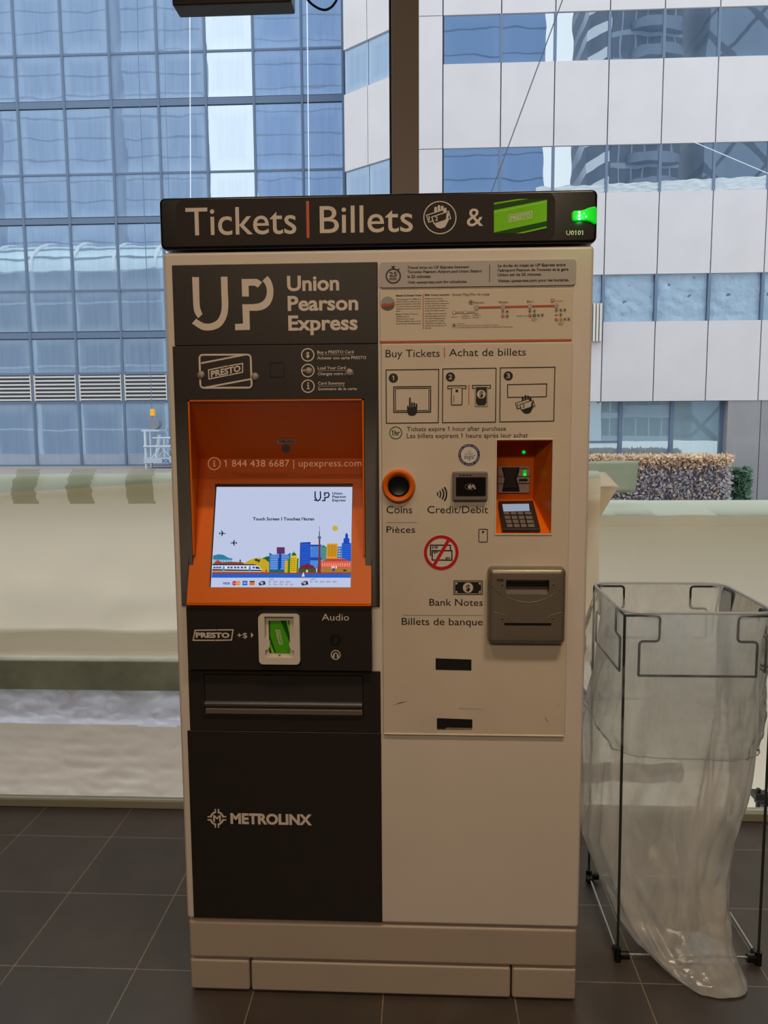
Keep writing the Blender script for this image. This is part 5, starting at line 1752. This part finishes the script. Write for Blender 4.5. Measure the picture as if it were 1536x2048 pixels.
# card recess with slot reader and pin pad
xr0, xr1, zr0, zr1 = rec
YD = .085
xbk1 = onY(740 + 1195 * .27344, 960, YD).x
xbk1 = min(xbk1, xr1 - .004)
zfl = onY(1040, 998, YD).z
bm = NB()
box(bm, xr0, xr1, -.0055, -.004, zr1 - .0015, zr1 - .0001)
P3 = lambda *q: tuple(q)
quad(bm, (xr0, YD, zfl), (xbk1, YD, zfl), (xbk1, YD, zr1 - .004), (xr0, YD, zr1 - .004))
quad(bm, (xbk1, YD, zfl), (xr1, -.004, zr0), (xr1, -.004, zr1), (xbk1, YD, zr1 - .004))
quad(bm, (xr0, YD, zfl), (xr0, -.004, zr0), (xr0, -.004, zr1), (xr0, YD, zr1 - .004))
quad(bm, (xr0, YD, zr1 - .004), (xbk1, YD, zr1 - .004), (xr1, -.004, zr1), (xr0, -.004, zr1))
quad(bm, (xr0, YD, zfl), (xbk1, YD, zfl), (xr1, -.004, zr0), (xr0, -.004, zr0))
bmesh.ops.remove_doubles(bm, verts=bm.verts[:], dist=.0001)
cr = obj('card_recess', bm, M_ORANGE, tm, smooth=-1, label='orange lined card recess')
a, b, c, d = q6(937, 230, 1168, 423, YD - .008)
a = max(a, xr0 + .001)
bm = rrect(NB(), a, b, c, d, YD - .008, YD - .0005, .003)
box(bm, a + (b - a) * .68, a + (b - a) * .98, YD - .011, YD - .008, c + (d - c) * .37, c + (d - c) * .53)
sr = obj('card_slot_reader', bm, mat('light_grey_plastic', (0.70, 0.66, 0.63), .4), tm, bev=.001)
A = Art(Z6, (0, YD - .0085, 0))
A.poly([(962, 236), (1095, 236), (1090, 270), (1072, 322), (1090, 380), (1095, 415), (965, 415), (972, 380), (984, 322), (972, 270)], M_VOID, 1)
A.rect(936, 302, 1168, 306, M_VOID, 1); A.rect(936, 354, 1168, 358, M_VOID, 1)
A.build('slot_mouth', sr)
bm = NB()
pts = [(972, 240), (1082, 240), (1074, 280), (1058, 322), (1074, 362), (1082, 388), (975, 388), (982, 350), (990, 322), (982, 280)]
zz6 = lambda x, y, Y: (lambda q: (q.x, q.z))(onY(740 + x * .27344, 870 + y * .27344, Y))
prism(bm, [zz6(x, y, YD - .012) for x, y in pts][::-1], YD - .012, YD - .009)
obj('slot_throat', bm, M_BRPL, sr, bev=.0008)
A = Art(Z6, (0, YD - .0118, 0))
A.rect(1090, 322, 1152, 338, M_VOID, 1)
A.build('card_slit', sr)
A = Art(Z6, (0, YD - .0090, 0))
LED = glow('led_green', (0.10, 0.95, 0.25), 1.1)
A.rect(1120, 258, 1144, 302, mat('green_lens', (0, .5, .1)), 1, r=6); A.disc(1132, 288, 10, LED, 2, 14)
A.text('insert', 1102, 1162, 238, 248, M_VOID, 1, bold=.02)
A.build('slot_light', sr)
A = Art(Z6, (0, YD - .0005, 0)); A.disc(1125, 126, 14, MATS['green_lens'], 1, 18); A.disc(1124, 124, 6, LED, 2, 14); A.build('status_led', cr)
# pin pad on the sloping floor
fdir = Vector((0, -.004 - YD, zr0 - zfl)).normalized()
fn = Vector((0, fdir.z, -fdir.y))
if fn.z < 0: fn = -fn
fp0 = Vector((0, YD, zfl)) + fn * .010
A0 = lambda x, y: onP(740 + x * .27344, 870 + y * .27344, fp0, fn)
pts = [A0(940, 482), A0(1192, 478), A0(1248, 690), A0(968, 690)]
pts[0].x = max(pts[0].x, xr0 + .001); pts[3].x = max(pts[3].x, xr0 + .003)
bm = NB()
tp_ = [bm.verts.new(q) for q in pts]; bt_ = [bm.verts.new(q - fn * .009) for q in pts]
bm.faces.new(tp_); bm.faces.new(bt_[::-1])
for i in range(4): bm.faces.new((tp_[i], bt_[i], bt_[(i + 1) % 4], tp_[(i + 1) % 4]))
pp = obj('pin_pad', bm, M_BRPL, tm, bev=.0012)
A = Art(Z6, fp0, fn)
A.poly([(967, 506), (1162, 503), (1168, 556), (976, 560)], glow('pad_display', (0.62, 0.66, 0.74), .85), 1)
A.build('pad_display', pp)
for r_ in range(4):
    for c__ in range(4):
        y0 = 567 + r_ * 29.5
        x0 = 975 + r_ * 8 + c__ * 51
        wd = 40 if c__ < 3 else 50
        if r_ == 0: hh = 18
        else: hh = 22
        bm = NB()
        q = [A0(x0, y0), A0(x0 + wd, y0), A0(x0 + wd + 5, y0 + hh), A0(x0 + 5, y0 + hh)]
        t4 = [bm.verts.new(v + fn * .0025) for v in q]; b4 = [bm.verts.new(v) for v in q]
        bm.faces.new(t4)
        for i in range(4): bm.faces.new((t4[i], b4[i], b4[(i + 1) % 4], t4[(i + 1) % 4]))
        obj('key', bm, M_GREYPL, pp, bev=.0006, seg=2)

# bill acceptor
YBA = -.034
def q8(x0, y0, x1, y1, Y): return RX(740 + x0 * .28646, 1100 + y0 * .28646, 740 + x1 * .28646, 1100 + y1 * .28646, Y)
a, b, c, d = q8(820, 116, 1356, 640, -.012)
s1 = q8(950, 209, 1251, 310, YBA); s2 = q8(938, 510, 1265, 531, YBA)
bm = NB()
# rounded casting: skirt, rolled edge, front with two slots
def rloop(ins, y, r=.010, n_=6):
    out = []
    x0q, x1q, z0q, z1q = a + ins, b - ins, c + ins, d - ins
    rq = max(.002, r - ins * .6)
    for cx_, cz_, t0 in ((x1q - rq, z1q - rq, 0), (x0q + rq, z1q - rq, 90), (x0q + rq, z0q + rq, 180), (x1q - rq, z0q + rq, 270)):
        for k in range(n_ + 1):
            t_ = math.radians(t0 + 90 * k / n_)
            out.append((cx_ + rq * math.cos(t_), y, cz_ + rq * math.sin(t_)))
    return out
loops = [rloop(0, YI)] + [rloop(.012 * (1 - math.cos(math.pi / 2 * k / 6)), -.022 + (YBA + .022) * math.sin(math.pi / 2 * k / 6)) for k in range(7)]
prev = None
for lp_ in loops:
    cur = [bm.verts.new(q) for q in lp_]
    if prev:
        for i in range(len(cur)):
            j = (i + 1) % len(cur)
            bm.faces.new((prev[i], prev[j], cur[j], cur[i]))
    prev = cur
es = [bm.edges.get((prev[i], prev[(i + 1) % len(prev)])) for i in range(len(prev))]
for sl in (s1, s2):
    vs = [bm.verts.new(q) for q in ((sl[0], YBA, sl[2]), (sl[1], YBA, sl[2]), (sl[1], YBA, sl[3]), (sl[0], YBA, sl[3]))]
    vb = [bm.verts.new((v.co.x, YBA + .006, v.co.z)) for v in vs]
    for i in range(4):
        es.append(bm.edges.new((vs[i], vs[(i + 1) % 4])))
        bm.faces.new((vs[i], vs[(i + 1) % 4], vb[(i + 1) % 4], vb[i]))
bmesh.ops.triangle_fill(bm, edges=es, use_beauty=True)
ba = obj('bill_acceptor', bm, M_BRONZE, tm, smooth=35)
bm = NB()
quad(bm, (s1[0] - .002, -.012, s1[2] - .002), (s1[1] + .002, -.012, s1[2] - .002), (s1[1] + .002, -.012, s1[3] + .002), (s1[0] - .002, -.012, s1[3] + .002))
box(bm, s2[0] - .001, s2[1] + .001, YBA + .0045, YBA + .01, s2[2] - .001, s2[3] + .001)
obj('slot_interior', bm, M_VOID, ba, smooth=-1)
a2, b2, c2, d2 = q8(950, 272, 1251, 310, YBA)
bm = NB(); quad(bm, (s1[0], YBA + .003, s1[2]), (s1[1], YBA + .003, s1[2]), (s1[1], -.014, d2 + .001), (s1[0], -.014, d2 + .001))
obj('slot_ramp', bm, M_BRONZE, ba)
bm = NB(); a2, b2, c2, d2 = q8(950, 209, 1251, 238, YBA)
quad(bm, (s1[0], YBA + .003, s1[3]), (s1[1], YBA + .003, s1[3]), (s1[1], -.016, c2), (s1[0], -.016, c2))
obj('slot_hood', bm, M_BRONZE, ba)
def P8(x, y): return onY(740 + x * .28646, 1100 + y * .28646, YBA - .0003)
for nm, pts in (('trim_line', [(846, 238), (862, 262), (905, 302), (960, 335), (1030, 358), (1100, 367), (1170, 360), (1240, 337), (1300, 300), (1336, 262), (1350, 238)]),
                ('trim_line', [(862, 434), (900, 444), (945, 460), (975, 480), (998, 508)]), ('trim_line', [(1344, 438), (1300, 446), (1262, 460), (1232, 482), (1210, 508)])):
    bm = NB(); tube(bm, [P8(*q) for q in pts], .0007, 6); obj(nm, bm, mat('pale_groove', (0.56, 0.52, 0.47), .4, metal=.5), ba)
for x, y in ((923, 247), (1280, 247), (923, 482), (1280, 482)):
    p_ = P8(x, y)
    bm = lathe(NB(), p_.x, p_.z, [(.0042, YBA + .0002), (.004, YBA - .001), (.002, YBA - .001), (.0016, YBA), (0, YBA)], 16)
    obj('screw_head', bm, M_GREYPL, ba, smooth=40)
A = Art(ZB8, (0, YBA - .0003, 0)); A.text('mei', 886, 931, 196, 219, M_INK, bold=.03); A.build('maker_mark', ba)
# ------------------------------------------------------------------ waste bin stand and bag
M_WIRE = mat('dark_green_wire', (0.24, 0.27, 0.27), .4, metal=.5)
M_ROD = mat('bright_rod', (0.78, 0.80, 0.80), .25, metal=.8)
BX0, BX1, BY0, BY1 = .578, .918, .152, .496
ZT = .872
xt0, xt1 = onY(1251, 1212, BY0).x, onY(1251, 1212, BY0).x + .345
bs = thing('bin_stand', 'dark wire waste bag stand with black corner joints', 'bin stand', ((BX0 + BX1) / 2, (BY0 + BY1) / 2, 0))
corners_b = [(BX0, BY0), (BX1, BY0), (BX1, BY1), (BX0, BY1)]
corners_t = [(xt0, BY0 + .004), (xt1, BY0 + .004), (xt1, BY1 - .004), (xt0, BY1 - .004)]
for (bx_, by_), (tx_, ty_) in zip(corners_b, corners_t):
    obj('leg', tube(NB(), [(bx_, by_, .012), (tx_, ty_, ZT)], .0033, 10), M_WIRE, bs, smooth=60)
for i in range(4):
    (xa, ya), (xb, yb) = corners_t[i], corners_t[(i + 1) % 4]
    a, b = Vector((xa, ya, ZT)), Vector((xb, yb, ZT))
    e = (b - a).normalized()
    L = (b - a).length
    dz = Vector((0, 0, -.062))
    k0 = .082
    path = [a, a + e * k0, a + e * k0 + dz, a + e * .036 + dz, a + e * .036 + dz * 2.35]
    obj('rim_wire', tube(NB(), bend(path, .010), .003, 8), M_WIRE, bs, smooth=60)
    path = [b, b - e * k0, b - e * k0 + dz, b - e * .036 + dz, b - e * .036 + dz * 2.35]
    obj('rim_wire', tube(NB(), bend(path, .010), .003, 8), M_WIRE, bs, smooth=60)
    obj('cross_wire', tube(NB(), [a + e * .036 + dz * 2.35, b - e * .036 + dz * 2.35], .003, 8), M_WIRE, bs, smooth=60)
    (xa, ya), (xb, yb) = corners_b[i], corners_b[(i + 1) % 4]
    a, b = Vector((xa, ya, .018)), Vector((xb, yb, .018))
    e = (b - a).normalized()
    obj('base_rod', tube(NB(), [a + e * .01, b - e * .01], .003, 8), M_ROD, bs, smooth=60)
for (bx_, by_) in corners_b:
    bm = NB()
    sx_, sy_ = (1 if bx_ < .7 else -1), (1 if by_ < .3 else -1)
    tube(bm, [(bx_, by_, 0.0), (bx_, by_, .034)], .0085, 14)
    tube(bm, [(bx_ + sx_ * .006, by_, .016), (bx_ + sx_ * .027, by_, .016)], .0105, 14)
    tube(bm, [(bx_, by_ + sy_ * .005, .016), (bx_, by_ + sy_ * .028, .016)], .0085, 14)
    obj('corner_joint', bm, mat('black_joint', (0.045, 0.042, 0.042), .3), bs, smooth=40)

M_BAG = clear('clear_bag_film', (0.97, 0.985, 0.98), 0.8, 0.16, milk=.62, milkcol=(0.95, 0.94, 0.90), wrinkle=.005, wscale=7, streak=True)
M_SKIRT = clear('clear_bag_skirt', (0.97, 0.985, 0.98), 1.0, 0.12, milk=.17, milkcol=(0.93, 0.95, 0.93), wrinkle=.006, wscale=11)
wb = thing('waste_bag', 'clear plastic waste bag draped in the wire stand, tail on the tiles', 'waste bag', (.75, .32, 0.0))
# body rings: (z, x0, x1, y0, y1, power, fold)
def xz(px, py, Y): 
    q = onY(px, py, Y)
    return q.x, q.z
RINGS = [(ZT + .006, xt0 - .004, xt1 + .004, BY0, BY1, 9, .0), (.80, xt0 + .006, xt1 - .006, BY0 + .012, BY1 - .012, 7, .002), (.66, xt0 - .01, xt1 - .004, BY0 + .01, BY1 - .03, 6, .006),
         (.52, xt0 - .05, xt1 - .004, BY0 + .008, BY1 - .04, 5, .010), (.38, .520, .905, BY0 + .008, BY1 - .05, 4, .014), (.28, .512, .882, BY0 + .006, BY1 - .06, 3.4, .016),
         (.18, .545, .868, BY0 - .002, BY1 - .09, 3, .016), (.10, .585, .860, BY0 - .02, BY1 - .14, 2.8, .014), (.045, .625, .862, BY0 - .060, BY1 - .20, 2.6, .010),
         (.014, .675, .868, BY0 - .100, BY0 + .10, 2.6, .006), (.005, .715, .866, BY0 - .125, BY0 + .02, 2.6, .003)]
NU = 120
def lerp_ring(v):
    k = v * (len(RINGS) - 1)
    i = min(len(RINGS) - 2, int(k)); f_ = k - i
    f2 = f_ * f_ * (3 - 2 * f_) * .5 + f_ * .5
    return [RINGS[i][q] + (RINGS[i + 1][q] - RINGS[i][q]) * f2 for q in range(7)]
def bag(u, v):
    z, x0, x1, y0, y1, pw_, fo = lerp_ring(v)
    t_ = 2 * math.pi * u
    c, s = math.cos(t_), math.sin(t_)
    e = 2 / pw_
    X = math.copysign(abs(c) ** e, c); Y = math.copysign(abs(s) ** e, s)
    r = 1 + 0.0
    x = (x0 + x1) / 2 + (x1 - x0) / 2 * X
    y = (y0 + y1) / 2 + (y1 - y0) / 2 * Y
    nn = fo * (1.3 * noise.noise((u * 16 + .5 * v, v * 2.4, 0)) + .6 * noise.noise((c * 6, s * 6 + v, v * 9)))
    zz_ = max(.003, z + fo * .5 * noise.noise((c * 3, s * 3, v * 7 + 3)))
    return (x + X * nn, y + Y * nn * .9, zz_)
bm = NB()
g = sheet(bm, bag, NU, 90, closed=True)
bm.faces.new([g[i][90] for i in range(NU)])
obj('bag_body', bm, M_BAG, wb, smooth=180)
SK = [(ZT + .008, xt0 - .005, xt1 + .005, BY0 - .002, BY1 + .002, 9, .0), (ZT - .03, xt0 - .014, xt1 + .008, BY0 - .006, BY1 + .008, 8, .003), (.74, xt0 - .045, xt1 + .012, BY0 - .008, BY1 + .02, 6, .008),
      (.66, xt0 - .062, xt1 + .012, BY0 - .010, BY1 + .025, 5, .010), (.585, xt0 - .060, xt1 + .010, BY0 - .012, BY1 + .02, 4.4, .010), (.545, xt0 - .040, xt1 + .006, BY0 - .014, BY1 + .01, 4, .008)]
def skirt(u, v):
    k = v * (len(SK) - 1)
    i = min(len(SK) - 2, int(k)); f_ = k - i
    z, x0, x1, y0, y1, pw_, fo = [SK[i][q] + (SK[i + 1][q] - SK[i][q]) * f_ for q in range(7)]
    t_ = 2 * math.pi * u
    c, s = math.cos(t_), math.sin(t_)
    e = 2 / pw_
    X = math.copysign(abs(c) ** e, c); Y = math.copysign(abs(s) ** e, s)
    nn = fo * (noise.noise((c * 4, s * 4, v * 5)) + .6 * noise.noise((c * 9 + v * 4, s * 9, v * 12)))
    left = max(0, -c)
    z -= .05 * v * (max(0, -s) * .3 + .3 * max(0, c) - .55 * left * (1 - abs(s)))
    return ((x0 + x1) / 2 + (x1 - x0) / 2 * X + X * nn, (y0 + y1) / 2 + (y1 - y0) / 2 * Y + Y * nn, z + .006 * v * noise.noise((c * 3, s * 3, 8)))
bm = NB()
g = sheet(bm, skirt, NU, 40, closed=True)
obj('bag_skirt', bm, M_SKIRT, wb, smooth=180)
bm = NB()
pts = [Vector(skirt(k / NU, 1.0)) for k in range(NU + 1)]
tube(bm, pts, .0016, 6, cap=False)
obj('bag_hem', bm, clear('bag_hem_film', (.97, .98, .98), 1, .15, milk=.6, milkcol=(.85, .86, .84)), wb, smooth=180)
bm = NB()
pts = [Vector(skirt(k / NU, 0.0)) for k in range(NU + 1)]
tube(bm, pts, .0036, 6, cap=False)
obj('bag_rim', bm, clear('bag_rim_film', (.97, .98, .98), 1, .15, milk=.85, milkcol=(.96, .97, .95)), wb, smooth=180)

# ------------------------------------------------------------------ hanging display and its cable
YH = .55
a, b, c, d = RX(340, -200, 581, 7, YH)
hdp = thing('hanging_display', 'dark edge of a display hung from the ceiling above the machine', 'display', ((a + b) / 2, YH, 3.25))
bm = NB(); box(bm, a, b, YH, YH + .07, c, c + .30)
obj('housing', bm, mat('brown_grey_housing', (0.27, 0.24, 0.24), .4), hdp, bev=.006)
obj('ceiling_pole', tube(NB(), [((a + b) / 2, YH + .035, c + .29), ((a + b) / 2, YH + .035, 3.25)], .02, 14), M_ALU, hdp)
cb = []
for k in range(17):
    t_ = k / 16
    cb.append(onY(608 + 78 * t_, -40 + 60 * math.sin(math.pi * min(1, t_ * 1.0)) ** .75 * (1 + .0 * t_), YH + .04))
cb = [onY(*q, YH + .05) for q in ((590, -80), (600, -30), (612, -4), (625, 10), (640, 18.5), (652, 20.5), (664, 14), (674, 0), (682, -25), (690, -80))]
cb = [Vector((cb[0].x, YH + .05, 3.25))] + cb + [Vector((cb[-1].x, YH + .05, 3.25))]
tag(obj('cable', tube(NB(), bend(cb, .03, 4), .0033, 8), M_GASKET, smooth=60), 'black cable looping down from the ceiling right of the display', 'cable')
